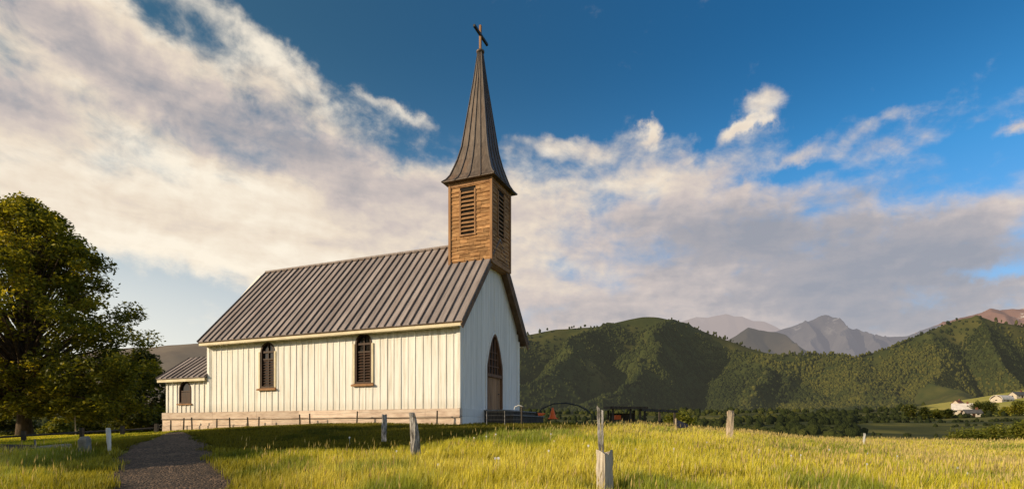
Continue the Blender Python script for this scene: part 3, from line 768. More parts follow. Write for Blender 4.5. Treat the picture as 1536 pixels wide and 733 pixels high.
for (uv, a, b, hu) in FACES:
    lv = MB(); z = LZ0 + .06
    h0, h1 = hu
    while z < LZ1 - .08:
        dz = random.uniform(-.015, .015); dt = random.uniform(-.02, .02)
        V = [uv(h0 + .05, .052, z + dz), uv(h1 - .05, .052, z + dz + dt), uv(h1 - .05, .010, z + .085 + dt), uv(h0 + .05, .010, z + .085),
             uv(h0 + .05, .062, z + dz + .012), uv(h1 - .05, .062, z + dz + dt + .012), uv(h1 - .05, .018, z + .10 + dt), uv(h0 + .05, .018, z + .10)]
        lv.add(V, [(0, 3, 2, 1), (4, 5, 6, 7), (0, 1, 5, 4), (1, 2, 6, 5), (2, 3, 7, 6), (3, 0, 4, 7)]); z += .175
    lv.build('louvre', 'louvre', tw)
    fr = MB()
    def fb(u0, u1, z0, z1, o):
        V = [uv(u0, -.004, z0), uv(u1, -.004, z0), uv(u1, -.004, z1), uv(u0, -.004, z1), uv(u0, o, z0), uv(u1, o, z0), uv(u1, o, z1), uv(u0, o, z1)]
        fr.add(V, [(0, 3, 2, 1), (4, 5, 6, 7), (0, 1, 5, 4), (1, 2, 6, 5), (2, 3, 7, 6), (3, 0, 4, 7)])
    fb(h0 - .02, h0 + .05, LZ0 - .04, LZ1 + .02, .062); fb(h1 - .05, h1 + .012, LZ0 - .04, LZ1 + .02, .058); fb(h0 - .03, h1 + .03, LZ0 - .10, LZ0 - .04, .075)
    fb(a + .03, b - .03, TT - .27, TT - .06, .055)
    fr.build('louvre_frame', 'cornerwood', tw)
cb = MB()
for (x, y) in ((TA, TY0), (TB, TY0), (TA, TY1), (TB, TY1)):
    sx = 1 if x == TB else -1; sy = 1 if y == TY1 else -1
    m = MB(); xa, xb = sorted((x + sx * .02, x - sx * .09)); ya, yb = sorted((y + sy * .02, y - sy * .09)); m.box(xa, xb, ya, yb, 5.97, TT - .02)
    m.build('corner_board', 'cornerwood', tw, bevel=.006)
m = MB(); m.box(TB - .05, TB + .012, TY0 + .095, TY1 - .095, 5.96, 6.12); m.box(TA + .1, TB - .06, TY0 + .10, TY1 - .10, 5.93, 5.99); m.build('sill_board', 'cornerwood', tw)
# ---- spire (square, bell-cast), ribs on the seams, finial and cross
SX, SY = (TA + TB) / 2, (TY0 + TY1) / 2
PROF = [(9.46, 1.20), (9.60, 1.06), (9.80, .94), (10.10, .84), (10.50, .715), (11.1, .58), (12.4, .42), (14.1, .205), (15.25, .085)]
sp = MB(); rb = MB()
corner = [(-1, -1), (1, -1), (1, 1), (-1, 1)]
for k in range(4):
    c0, c1 = corner[k], corner[(k + 1) % 4]
    nst = 4
    for j in range(nst):
        a, b = j / nst, (j + 1) / nst
        V = []
        for (z, r) in PROF:
            for t in (a, b):
                V.append((SX + r * (c0[0] * (1 - t) + c1[0] * t), SY + r * (c0[1] * (1 - t) + c1[1] * t), z))
        sp.add(V, [(2 * i, 2 * i + 1, 2 * i + 3, 2 * i + 2) for i in range(len(PROF) - 1)])
        if True:
            on = Vector(((c0[0] + c1[0]) / 2, (c0[1] + c1[1]) / 2, 0)) if j else Vector((c0[0], c0[1], 0)).normalized()
            pts = [Vector((SX + r * (c0[0] * (1 - a) + c1[0] * a), SY + r * (c0[1] * (1 - a) + c1[1] * a), z)) + on * .012 for (z, r) in PROF]
            rb.tube(pts, [.030 if j else .036] * (len(pts) - 3) + [.024, .018, .012], 6)
sp.add([(SX + c[0] * 1.20, SY + c[1] * 1.20, 9.44) for c in corner] + [(SX + c[0] * 1.20, SY + c[1] * 1.20, 9.462) for c in corner], [(3, 2, 1, 0), (0, 1, 5, 4), (1, 2, 6, 5), (2, 3, 7, 6), (3, 0, 4, 7)])
spire = sp.build('spire', 'spire', church)
rb.build('seam', 'seam', spire)
fn = MB(); fn.tube([(SX, SY, 15.22), (SX, SY, 15.25), (SX, SY, 15.31), (SX, SY, 15.36), (SX, SY, 15.40)], [.10, .17, .18, .12, .05], 12); fn.build('finial', 'spire', spire, smooth=True)
cr = MB(); cr.box(SX - .045, SX + .045, SY - .045, SY + .045, 15.38, 16.42); cr.build('cross', 'cornerwood', spire, bevel=.008)
cr = MB(); cr.bar((SX + .01, SY - .62, 16.02), (SX + .01, SY + .66, 15.98), .10, .10); cr.build('cross_arm', 'blackmetal', spire, bevel=.008)

# ---- annex at the back
AH, AEZ, AR, AW = 1.60, 1.62, 2.84, 3.2
m = MB(); m.panel([[(-Ln - La, .0), (-Ln - .02, .0), (-Ln - .02, AH), (-Ln - La, AH)], arch(*W3)], lambda u, v, d: (u, .12 + d, v), .16, .5)
battens(m, -Ln - La, -Ln, .004, AH - .02, .12, [])
an = MB(); an.v = m.v; 
an = MB()
an.panel([[(-Ln - La, .0), (-Ln - .02, .0), (-Ln - .02, AH), (-Ln - La, AH)], arch(*W3)], lambda u, v, d: (u, .10 + d, v), .16, .5)
x = -Ln - La + .15
while x < -Ln - .1:
    if not (W3[0] - W3[1] / 2 - .06 < x < W3[0] + W3[1] / 2 + .06): an.box(x - .028, x + .028, .062, .10, .004, AH - .03)
    else: an.box(x - .028, x + .028, .062, .10, .004, W3[2] - .06)
    x += .31 + random.uniform(-.03, .03)
sl2 = (AR - AEZ) / (AW / 2 + .2)
an.panel([[(.263, 0), (AW, 0), (AW, AH), (AW / 2, AR - .12), (.263, AH + .1)]], lambda u, v, d: (-Ln - La + d, u, v), .16, .5)
an.panel([[(-Ln - La + .17, 0), (-Ln - .02, 0), (-Ln - .02, AH), (-Ln - La + .17, AH)]], lambda u, v, d: (u, AW - d, v), .16, .5)
annex = an.build('annex_wall', 'paint', church)
for s in (-1, 1):
    ye = -.2 if s < 0 else AW + .2
    E0, E1 = Vector((-Ln - La - .28, ye, AEZ)), Vector((-Ln - .03, ye, AEZ)); R0, R1 = Vector((-Ln - La - .28, AW / 2, AR)), Vector((-Ln - .03, AW / 2, AR))
    nrm = (E1 - E0).cross(R1 - E1).normalized(); nrm = nrm if nrm.z > 0 else -nrm
    r = MB(); n = 9
    for i in range(n):
        a, b = i / n, (i + 1) / n; h = random.uniform(0, .012)
        r.slab([p + nrm * h for p in (E0.lerp(E1, a), E0.lerp(E1, b), R0.lerp(R1, b), R0.lerp(R1, a))], -nrm * .05)
    ro = r.build('annex_roof', 'roof', church)
    sm = MB()
    for i in range(n + 1): sm.bar(E0.lerp(E1, i / n) + nrm * .03, R0.lerp(R1, i / n) + nrm * .02, .034, .052, nrm)
    sm.build('seam', 'seam', ro)
    eb = MB(); ya, yb = sorted((ye - s * .02, ye - s * .06)); eb.box(-Ln - La - .25, -Ln - .06, ya, yb, AEZ - .17, AEZ - .05); eb.build('eave_board', 'trim', ro)
fr = MB(); fr.panel([arch(*W3), arch(*inset(*W3, .06))], lambda u, v, d: (u, .07 + d, v), .14); aw = fr.build('window', 'darkwood', church)
g = MB(); g.panel([arch(*inset(*W3, .058))], lambda u, v, d: (u, .17 + d, v), .012); g.build('pane', 'glass', aw)
b = MB(); zs = W3[3] - W3[1] / 2; b.box(W3[0] - .34, W3[0] + .34, .12, .165, zs - .10, zs - .03); b.box(W3[0] - .34, W3[0] + .34, .118, .163, W3[2] + .06, zs - .12); b.build('glazing_bar', 'darkwood', aw)
s = MB(); s.box(W3[0] - .48, W3[0] + .48, .0, .10, W3[2] - .06, W3[2] - .002); s.build('sill', 'cornerwood', aw)

# ================================================================== TREES
def leaf_cloud(C, Rc, per, size, flat, seed, droop=.2):
    """C (n,3) cluster centres, Rc radii -> leaf quads, random tilts"""
    g = np.random.default_rng(seed); n = len(C); tot = n * per
    d = g.normal(size=(tot, 3)); d /= np.linalg.norm(d, axis=1, keepdims=True)
    r = g.random(tot) ** .45
    cc = np.repeat(np.arange(n), per)
    P = C[cc] + d * r[:, None] * Rc[cc][:, None] * np.array([1, 1, flat])
    s = size * g.uniform(.6, 1.35, tot)
    a = g.normal(size=(tot, 3)); a[:, 2] *= .55; a /= np.linalg.norm(a, axis=1, keepdims=True)
    up = g.normal(size=(tot, 3)) * .55 + np.array([0, 0, 1.0]); 
    b = np.cross(a, up); b /= np.linalg.norm(b, axis=1, keepdims=True) + 1e-9
    V = np.empty((tot, 4, 3))
    V[:, 0] = P - a * s[:, None]; V[:, 1] = P + b * s[:, None] * .52; V[:, 2] = P + a * s[:, None]; V[:, 3] = P - b * s[:, None] * .52
    tone = np.clip(g.normal(.42, .16, n), 0, 1)[cc] + g.normal(0, .16, tot)
    idx = np.arange(tot * 4)
    return V.reshape(-1, 3), idx, np.full(tot, 4), np.repeat(np.clip(tone, 0, 1), 4)

def limbs(base, height, targets, r0, seed, fork=.22):
    g = random.Random(seed); mb = MB()
    top = Vector(base) + Vector((0, 0, height * .86))
    tp = []
    for i in range(9):
        t = i / 8; tp.append(Vector(base) + Vector((math.sin(t * 4 + seed) * .03 * height * t, math.cos(t * 3.1 + seed) * .03 * height * t, -.25 + height * .88 * t)))
    mb.tube(tp, [r0 * (1.35 if i == 0 else 1) * (1 - .92 * (i / 8) ** .85) + .012 for i in range(9)], 10, jit=.12)
    def on_trunk(t):
        k = min(7, int(t * 8)); return tp[k].lerp(tp[k + 1], t * 8 - k)
    for c in targets:
        c = Vector(c); hz = (c.z - base[2]) / height
        t = min(.95, max(fork, hz * .72 - .05 + g.uniform(-.06, .04)))
        p = on_trunk(t); mid = p.lerp(c, .5) + Vector((g.uniform(-.3, .3), g.uniform(-.3, .3), (c - p).length * .10)) * 1.0
        r = (r0 * .30) * (1 - t * .75) * min(1, (c - p).length / (height * .3)) + .012
        pts = [p * (1 - u) ** 2 + mid * 2 * u * (1 - u) + c * u * u for u in (0, .2, .4, .6, .8, 1)]
        mb.tube(pts, [r, r * .85, r * .66, r * .48, r * .3, .008], 6, cap=False, jit=.1)
    return mb
def crown_points(n, base, H, rad, z0, seed, top=1.0, lop=(0, 0)):
    """cluster centres filling a lobed crown between z0*H and H"""
    g = np.random.default_rng(seed); out = []
    lob = g.uniform(.72, 1.18, 12)
    while len(out) < n:
        t = g.random(); a = g.random() * 6.283
        prof = (1 - t ** 1.5) ** .62 * min(1, .62 + t * 2.0)
        l = np.interp((a / 6.283 * 6 + t * 3) % 6, np.arange(7), np.append(lob[:6], lob[0]))
        rr = rad * prof * l * (g.random() ** .42)
        out.append((base[0] + rr * math.cos(a) + lop[0] * t, base[1] + rr * math.sin(a) + lop[1] * t, base[2] + H * (z0 + (1 - z0) * t)))
    return np.array(out)
def tree(name, label, base, H, rad, z0, n, per, leaf, cr, mat, seed, r0=.3, group=None, cat='tree', flat=.5, limb_share=1.0, lop=(0, 0), extra=None):
    root = empty(name, base); tag(root, label, cat, group)
    C = crown_points(n, (0, 0, 0), H, rad, z0, seed, lop=lop)
    if extra is not None: C = np.concatenate([C, np.array(extra)])
    g = np.random.default_rng(seed + 1); Rc = cr * g.uniform(.65, 1.3, len(C))
    limbs((0, 0, 0), H, C[:: max(1, int(1 / limb_share))], r0, seed).build('trunk', 'bark', root, smooth=True)
    V, idx, tot, var = leaf_cloud(C, Rc, per, leaf, flat, seed + 2)
    link('crown', np_mesh('crown', V, idx, tot, False, var=var), mat, root)
    return root
bt = foot(38, Y=36)
tree('tree', 'huge dark green spreading tree with a thick trunk at the left edge', bt, 15.0, 7.9, .13, 540, 150, .125, .80, 'leaf', 4, .42, flat=.72, limb_share=.5, extra=[(random.uniform(2.2, 7.6), random.uniform(-4, 2), random.uniform(1.6, 5.2)) for _ in range(70)])
# trees further back on the left
def ft(px, Y): return foot(px, Y=Y)
tree('tree', 'dark bushy tree close behind the left end of the church annex', ft(212, 46), 7.6, 2.9, .10, 150, 120, .15, .75, 'leaf_dark', 14, .2, limb_share=.4)
tree('tree', 'dark low tree between the huge tree and the annex, its foliage down to the lawn', ft(170, 52), 6.2, 3.3, .06, 150, 110, .17, .85, 'leaf_dark', 15, .2, limb_share=.4)
tree('tree', 'bright sunlit bushy tree beyond the lawn just right of the huge trunk', ft(92, 60), 3.6, 2.8, .04, 110, 110, .15, .75, 'leaf_bright', 16, .16, limb_share=.4)
tree('tree', 'sunlit round tree beyond the lawn, second right of the huge trunk', ft(135, 64), 3.9, 2.6, .04, 110, 110, .15, .75, 'leaf_bright', 17, .16, limb_share=.4)
tree('tree', 'shaded leafy tree at the left frame edge behind the huge trunk', ft(-12, 47), 6.4, 3.6, .05, 150, 110, .17, .85, 'leaf_dark', 18, .2, limb_share=.4)
# trees standing left of the view whose shade lies across the lawn
SH = [(-20.0, 9.6, 8.6, 2.6, 61), (-24.0, 11.4, 9.8, 2.8, 62), (-28.0, 14.0, 7.6, 2.3, 63), (-17.8, 9.0, 6.8, 2.1, 64), (-22.5, 8.0, 8.2, 2.2, 68), (-27.5, 10.4, 9.4, 2.3, 70), (-16.0, 7.7, 5.8, 1.9, 71)]
for (x, y, h, r, sd) in SH:
    tree('shade_tree', 'leafy tree left of the view whose shadow falls over the lawn before the church', (x, y, gz(x, y)), h, r, .10, 90, 120, .17, .8, 'leaf', sd, .2, group='trees shading the lawn', limb_share=.3)

def bush(label, base, w, h, seed, mat='leaf_dark', group=None, n=26, per=110, leaf=.07):
    g = np.random.default_rng(seed)
    C = np.stack([g.normal(0, .33, n) * w / 2, g.normal(0, .33, n) * w / 2, g.random(n) ** .8 * h * .8 + .1 * h], 1)
    C[:, :2] *= (1.1 - C[:, 2:3] / h * .6)
    root = empty('bush', base); tag(root, label, 'bush', group)
    mb = MB()
    for c in C[::3]: mb.tube([(0, 0, -.05), Vector(c) * .5 + Vector((0, 0, .1 * h)), c], [.03 * h, .018 * h, .006 * h], 5, cap=False)
    mb.build('stem', 'bark', root)
    V, idx, tot, var = leaf_cloud(C, np.full(n, .24 * (w + h) / 2), per, leaf, .8, seed + 1)
    link('foliage', np_mesh('foliage', V, idx, tot, False, var=var), mat, root); return root
for (px, Y, w, h, mt, lb) in ((150, 40, 1.6, .8, 'leaf_bright', 'low sunlit bush on the lawn edge under the dark trees, left one of two'), (205, 37, 1.5, .6, 'leaf_bright', 'small yellowish bush beside the left corner of the annex'),
                              (60, 44, 1.8, 1.0, 'leaf_dark', 'dark low bush right beside the huge trunk'), (5, 38, 1.6, .9, 'leaf_dark', 'dark bush left of the huge trunk at the frame edge')):
    bush(lb, foot(px, Y=Y), w, h, int(px) + 3, mt)
bush('wide green bush beyond the meadow crest, right of the dark open shelter', foot(1022, Y=52) + Vector((0, 0, .2)), 4.2, 2.9, 301, 'leaf_bright', leaf=.13, n=40)
for (px, Y, w, h, lb) in ((1448, 56, 5.5, 2.5, 'rounded yellow-green bush just beyond the meadow crest below the village, left of three'), (1494, 60, 6.5, 3.0, 'wide yellow-green bush just beyond the meadow crest below the village, middle of three'), (1533, 54, 5.0, 3.2, 'yellow-green bush at the right frame edge just beyond the meadow crest')):
    bush(lb, foot(px, Y=Y) + Vector((0, 0, -.1)), w, h, int(px), 'leaf_bright', leaf=.13, n=48, per=120)
# copses round the village
def vp(px, py, Y): p = at(px, py, Y); return Vector((p.x, p.y, gz(p.x, p.y)))
VT = [(1366, 262, 13, 7, 'leaf_dark', 'dark round tree at the left end of the village hedge'), (1386, 258, 11, 5.5, 'leaf_dark', 'dark round tree, second from the left end of the village hedge'),
      (1404, 262, 9, 4.6, 'leaf_bright', 'low sunlit tree just left of the white cottage, third along the village hedge'), (1421, 258, 9, 4.4, 'leaf_dark', 'small dark tree touching the left side of the white cottage'),
      (1468, 285, 15, 6, 'leaf_dark', 'dark tree directly right of the white cottage'), (1484, 280, 15, 6, 'leaf_dark', 'dark tree between the white cottage and the arched barn'),
      (1528, 255, 12, 6.5, 'leaf', 'green tree at the right frame edge below the barn'), (1508, 262, 8, 4, 'leaf', 'low green tree left of the one at the right frame edge')]
for k, (px, Y, w, h, mt, lb) in enumerate(VT):
    bush(lb, vp(px, 640, Y) + Vector((0, 0, -.2)), w * .75, h, 400 + k, mt, leaf=.42, n=34, per=60)

# ================================================================== SMALL THINGS
def rough_post(mb, h, r0, r1, lean=(0, 0), n=8, seed=0, top=.5):
    """split, twisted post with a ragged top"""
    g = random.Random(seed); V = []; rows = 9
    off = [1 + g.uniform(-.40, .28) for _ in range(n)]
    for i in range(rows):
        t = i / (rows - 1)
        for k in range(n):
            a = 2 * math.pi * k / n + t * 1.5
            r = (r0 + (r1 - r0) * t) * off[k] * (1 + g.uniform(-.09, .09))
            z = -.15 + (h + .15) * t - (g.random() * top * r1 if i == rows - 1 else 0)
            V.append((math.cos(a) * r + lean[0] * t * h + math.sin(t * 5 + seed) * .012, math.sin(a) * r * .8 + lean[1] * t * h, z))
    Fc = [(i * n + k, i * n + (k + 1) % n, (i + 1) * n + (k + 1) % n, (i + 1) * n + k) for i in range(rows - 1) for k in range(n)] + [tuple(range((rows - 1) * n, rows * n))]
    mb.add(V, Fc); return mb
def post(name, label, px, py, h, r0, r1, mat, lean=(0, 0), seed=0, group=None, cat='post', Y=None):
    b = hit(px, py) if Y is None else foot(px, Y=Y)
    o = rough_post(MB(), h, r0, r1, lean, seed=seed).build(name, mat, None, loc=b)
    return tag(o, label, cat, group)
GP = 'weathered fence posts standing in the meadow'
post('fence_post', 'slim weathered grey fence post in front of the church plinth, left of the two', 577, 664, .70, .055, .060, 'greywood', (-.03, 0), 3, GP)
post('fence_post', 'thick weathered grey fence post leaning left before the church plinth', 626, 690, .92, .105, .062, 'greywood', (-.10, .02), 5, GP)
post('fence_post', 'pale split wooden post standing alone in the right meadow', 1095, 666, .98, .11, .085, 'palewood', (0, 0), 8, GP)
post('fence_post', 'small thin white post far right in the meadow', 1296, 656, .62, .045, .045, 'whitepost', (0, 0), 9, GP, Y=22)
# the tall broken post in the foreground: stout stump with a narrow slat fixed behind it
nb_ = Vector(((907 - 768) / F * 7.5, 7.5, 0)); nb_.z = gz(nb_.x, nb_.y)
bp = empty('broken_post', nb_); tag(bp, 'broken foreground post, a stout white-edged stump carrying a narrow weathered slat', 'post')
htop = CAMZ + (YH - 678) / F * 7.5 - nb_.z; stop = CAMZ + (YH - 609) / F * 7.5 - nb_.z
g_ = random.Random(2); mb = MB(); n = 10; V = []; rows = 8
prof = []
for (u, v) in ((-1, -1), (-.3, -1.04), (.4, -1.02), (1, -1), (1.05, -.2), (1.02, .4), (1, 1), (.2, 1.03), (-1, 1), (-1.03, .1)):
    ca_, sa_ = math.cos(R(38)), math.sin(R(38)); prof.append(((u * ca_ - v * sa_) * .076, (u * sa_ + v * ca_) * .076))
for i in range(rows):
    t = i / (rows - 1)
    for (a, b) in prof:
        z = -.2 + (htop + .2) * t
        if i == rows - 1: z += (.035 if abs(a) > .055 else -.02) + g_.uniform(-.02, .02)
        V.append((a * (1 + g_.uniform(-.06, .06)), b * (1 + g_.uniform(-.08, .08)), z))
mb.add(V, [(i * n + k, i * n + (k + 1) % n, (i + 1) * n + (k + 1) % n, (i + 1) * n + k) for i in range(rows - 1) for k in range(n)] + [tuple(range((rows - 1) * n, rows * n))])
mb.build('stump', 'stumpwood', bp)
for (ox, wk, cut) in ((-.019, .020, 0), (.019, .016, .035)):   # a slat split lengthwise into two prongs
    mb = MB(); V = []; rows = 16
    for i in range(rows):
        t = i / (rows - 1); z = htop - .45 + (stop - cut - htop + .45) * t
        w = wk * (1 - .12 * t) * (1 + g_.uniform(-.22, .16)); sx = -.012 - .028 * t + ox * (.86 + .4 * t) + g_.uniform(-.003, .003)
        for (a, b) in ((-w, -.014), (w, -.018), (w, .012), (-w, .014)): V.append((sx + a, .13 + b, z + (g_.uniform(-.05, .02) if i == rows - 1 else 0)))
    mb.add(V, [(i * 4 + k, i * 4 + (k + 1) % 4, (i + 1) * 4 + (k + 1) % 4, (i + 1) * 4 + k) for i in range(rows - 1) for k in range(4)] + [(0, 3, 2, 1), tuple(range((rows - 1) * 4, rows * 4))])
    mb.build('slat', 'greywood', bp)
mb = MB(); mb.box(-.06, -.005, .085, .118, htop - .10, htop - .04); mb.build('bracket', 'rust', bp)

# low wire fence along the plinth
wf = empty('wire_fence', (0, 0, 0)); tag(wf, 'low wire fence on short dark stakes along the pale church plinth', 'fence')
tops = []
for px in (234, 256, 275, 288, 325, 345, 372, 388, 450, 465, 535, 655):
    # a line 0.55 m in front of the plinth
    dirx = (px - 768) / F; c, s = math.cos(math.pi / 2 - TH), math.sin(math.pi / 2 - TH)
    # local y = s*dx + c*dy = -0.55
    Y = (-.55 + s * CX + c * CY) / (s * dirx + c); X = dirx * Y; z = gz(X, Y)
    h = random.uniform(.42, .62) if px not in (288, 275) else .66
    ls = random.uniform(-.03, .03)
    mb = MB(); mb.tube([(X, Y, z - .1), (X + ls * .5, Y, z + h * .5), (X + ls, Y, z + h)], [.036, .034, .030], 6, jit=.2); mb.build('stake', 'darkpost', wf)
    tops.append(Vector((X + ls, Y, z + h)))
mb = MB()
for a, b in zip(tops[:-1], tops[1:]):
    for dz in (-.04, -.20):
        m_ = a.lerp(b, .5) + Vector((0, 0, dz - .03)); mb.tube([a + Vector((0, 0, dz)), m_, b + Vector((0, 0, dz))], .005, 4, cap=False)
mb.build('wire', 'wire', wf)
# small garden rail beside the steps
gr = empty('garden_rail', (0, 0, 0)); tag(gr, 'small thin wire rail on slim posts beside the dark church steps', 'rail')
pts = []
for (a, b_) in ((1.0, .25), (1.6, .55), (2.1, 1.0)):
    c, s = math.cos(math.pi / 2 - TH), math.sin(math.pi / 2 - TH)
    X, Y = CX + c * a + s * b_, CY - s * a + c * b_; pts.append(Vector((X, Y, gz(X, Y))))
for i, p in enumerate(pts):
    mb = MB(); mb.tube([p + Vector((0, 0, -.1)), p + Vector((0, 0, .55 if i < 2 else .72))], .014 if i < 2 else .035, 6); mb.build('rail_post', 'greywood' if i != 2 else 'darkpost', gr)
mb = MB()
for dz in (.22, .38, .52):
    mb.tube([p + Vector((0, 0, dz)) for p in pts], .006, 5)
mb.build('rail_bar', 'wire', gr)
hp = MB(); p = pts[2]
hp.tube([p + Vector((.05, 0, .7)), p + Vector((-.10, .02, .76)), p + Vector((-.25, .05, .70)), p + Vector((-.28, .05, .60))], .018, 6); hp.build('handrail', 'whitepost', gr)

# arched pipe rail, cones, shelter and beam beyond the crest
Yb = 27.5; gb = gz(at(845, 620, Yb).x, Yb)
ar = MB(); P_ = [(803, 640), (803.5, 626), (812, 613), (830, 605), (850, 604), (868, 608), (880, 614), (888, 622), (888.5, 640)]
ar.tube([at(x, y, Yb) for (x, y) in P_], .030, 8)
pr = ar.build('pipe_rail', 'blackmetal'); tag(pr, 'low black pipe rail bent into an arch right of the church steps', 'rail')
def cone(label, px, py, Y, tipped):
    b = at(px, py, Y)
    root = empty('traffic_cone', b); tag(root, label, 'cone')
    m = MB(); m.tube([(0, 0, .0), (0, 0, .03), (0, 0, .05), (0, 0, .5)], [.20, .19, .16, .035], 14); o = m.build('cone_body', 'orange', root)
    q = MB(); q.box(-.24, .24, -.24, .24, -.03, .0); q.build('cone_base', 'blackmetal' if tipped else 'orange', root)
    if tipped: root.scale = (.75, .75, .75); root.rotation_euler = (R(78), 0, R(100)); root.location.z += .14
    return root
cone('bright orange cone standing upright under the arched black rail', 829, 627, 26.8, False)
cone('orange cone lying tipped over at the right end of the church steps', 806, 627, 26.4, True)
# open shelter
Ys = 33; s0, s1 = at(917, 632, Ys), at(967, 632, Ys); gs = min(gz(s0.x, Ys), s0.z); wsh = s1.x - s0.x
sr = empty('shelter', (s0.x, Ys, gs)); tag(sr, 'dark open timber shelter with a flat roof beyond the meadow crest', 'shelter')
zr = at(0, 609, Ys).z - gs
for (x, y) in ((.05, 0), (wsh * .55, 0), (wsh - .3, 0), (.05, 1.6), (wsh - .3, 1.6)):
    m = MB(); m.box(x, x + .10, y, y + .10, -.3, zr - .16); m.build('shelter_post', 'darkpost', sr)
m = MB(); m.add([(-.15, -.2, zr - .16), (wsh + .15, -.2, zr - .16), (wsh + .15, 1.95, zr - .10), (-.15, 1.95, zr - .10), (-.15, -.2, zr), (wsh + .15, -.2, zr - .02), (wsh + .15, 1.95, zr + .06), (-.15, 1.95, zr + .08)],
           [(0, 3, 2, 1), (4, 5, 6, 7), (0, 1, 5, 4), (1, 2, 6, 5), (2, 3, 7, 6), (3, 0, 4, 7)]); m.build('shelter_roof', 'darkpost', sr)
m = MB(); m.box(.2, wsh - .2, 1.62, 1.68, .1, zr - .35); m.build('back_board', 'darkpost', sr)
ob = MB(); ob.box(0, .34, 0, .3, .0, .05); ob.box(0, .03, 0, .3, .05, .26); ob.box(.31, .34, 0, .3, .05, .26); ob.box(.03, .31, 0, .03, .05, .26); ob.box(.03, .31, .27, .30, .05, .26)
o = ob.build('crate', 'orange', loc=(at(925, 628, Ys).x, Ys + .5, at(0, 627, Ys).z - .05)); tag(o, 'small orange crate inside the dark open shelter', 'crate')
bs = MB(); bs.box(-.0, .6, 0, .5, 0, max(.05, at(0, 627, Ys).z - .05 - gs - .002)); o = bs.build('shelf', 'darkpost', sr, loc=(at(925, 628, Ys).x - s0.x - .05, .45, 0))
rl = empty('rail_fence', (0, 0, 0)); tag(rl, 'dark horizontal rail on short posts running right from the open shelter', 'fence')
a_, b_ = at(962, 614, 34.5), at(1016, 616.5, 37)
m = MB(); m.bar(a_, b_, .10, .16); m.build('rail', 'darkpost', rl)
for t in (.1, .5, .93):
    p = a_.lerp(b_, t); m = MB(); m.box(p.x - .06, p.x + .06, p.y + .055, p.y + .17, gz(p.x, p.y) - .2, p.z + .1); m.build('rail_post', 'darkpost', rl)
# navy board on a stake
nbp = hit(1016, 650); nbp = foot(1016, Y=19.5)
nr_ = empty('notice_board', nbp); tag(nr_, 'small dark navy board tilted on a short stake in the meadow', 'board')
zt = CAMZ + (YH - 627) / F * 19.5 - nbp.z
m = MB(); m.tube([(-.04, 0, -.1), (-.05, 0, zt)], [.035, .03], 6, jit=.2); m.build('stake', 'palewood', nr_)
m = MB(); m.slab([(-.02, -.05, zt - .34), (.36, -.03, zt - .30), (.36, -.01, zt - .20), (.12, .0, zt - .10), (.0, 0, zt - .04)], (0, .03, 0)); m.build('panel', 'navy', nr_)

# left: rail fence, white post, stone marker, logs, slabs
rf = empty('rail_fence', (0, 0, 0)); tag(rf, 'long low wooden rail fence crossing the lit lawn at left', 'fence')
pa, pb = at(-60, 668, 18.5), at(240, 641, 21.5)
pts = [pa.lerp(pb, t) for t in np.linspace(0, 1, 7)]
for p in pts: p.z = max(p.z, gz(p.x, p.y) + .22)
m = MB(); m.tube(pts, .035, 7, jit=.2); m.build('rail', 'darkpost', rf)
for t in (.02, .3, .585, .8, .99):
    p = pa.lerp(pb, t); p.z = max(p.z, gz(p.x, p.y) + .22); m = MB(); m.box(p.x - .055, p.x + .055, p.y - .16, p.y - .06, gz(p.x, p.y) - .2, p.z + .16); m.build('rail_post', 'darkpost', rf)
b = hit(163, 683); yq = b.y
o = rough_post(MB(), (683 - 641) / F * yq, .040, .042, (0, 0), seed=31).build('white_post', 'whitepost', loc=b); tag(o, 'white painted wooden post at the left edge of the gravel path', 'post')
b = hit(127, 684)
m = MB(); m.add([(-.10, -.08, -.1), (.10, -.08, -.1), (.10, .08, -.1), (-.10, .08, -.1), (-.09, -.075, .33), (.085, -.075, .35), (.085, .07, .36), (-.09, .07, .34), (-.05, -.05, .40), (.05, -.05, .41), (.05, .05, .41), (-.05, .05, .40)],
           [(0, 3, 2, 1), (0, 1, 5, 4), (1, 2, 6, 5), (2, 3, 7, 6), (3, 0, 4, 7), (4, 5, 9, 8), (5, 6, 10, 9), (6, 7, 11, 10), (7, 4, 8, 11), (8, 9, 10, 11)])
tag(m.build('marker_stone', 'stone', loc=b, bevel=.01), 'squat grey marker stone left of the white path post', 'stone')
post('thin_stake', 'thin grey stake in the shaded grass at far left', 52, 681, .32, .02, .018, 'greywood', (0, 0), 41, None, 'stake')
b = ft(113, 33); o = rough_post(MB(), 1.35, .05, .04, (.0, 0), seed=44).build('tall_stake', 'palewood', loc=b); tag(o, 'tall sunlit stake on the lawn right of the huge trunk', 'stake')
for i, (px, py, rot, lb) in enumerate(((8, 684, .1, 'lowest weathered log lying in the shaded grass at the left edge'), (14, 680, .25, 'weathered log lying behind the front one at the left edge'))):
    b = hit(px, py); m = MB(); m.tube([(-.55, 0, .10), (-.2, .02, .11), (.2, 0, .10), (.55, .01, .09)], [.10, .105, .10, .085], 9, jit=.12); tag(m.build('log', 'darkpost', loc=b, rot=(0, 0, rot)), lb, 'log')
for i, (px, py, sx, sy, lb) in enumerate(((72, 677, .42, .25, 'wide flat stone slab lying in shaded grass, the larger'), (88, 675, .30, .2, 'small flat stone slab beside the wider one'))):
    b = hit(px, py); m = MB(); pol = [(math.cos(t) * sx * random.uniform(.85, 1.1), math.sin(t) * sy * random.uniform(.85, 1.1), -.05) for t in np.linspace(0, 6.283, 10)[:-1]]
    m.slab(pol, (0, 0, .18)); tag(m.build('stone_slab', 'stone', loc=b, rot=(R(4), R(-3), 0), bevel=.015), lb, 'stone')
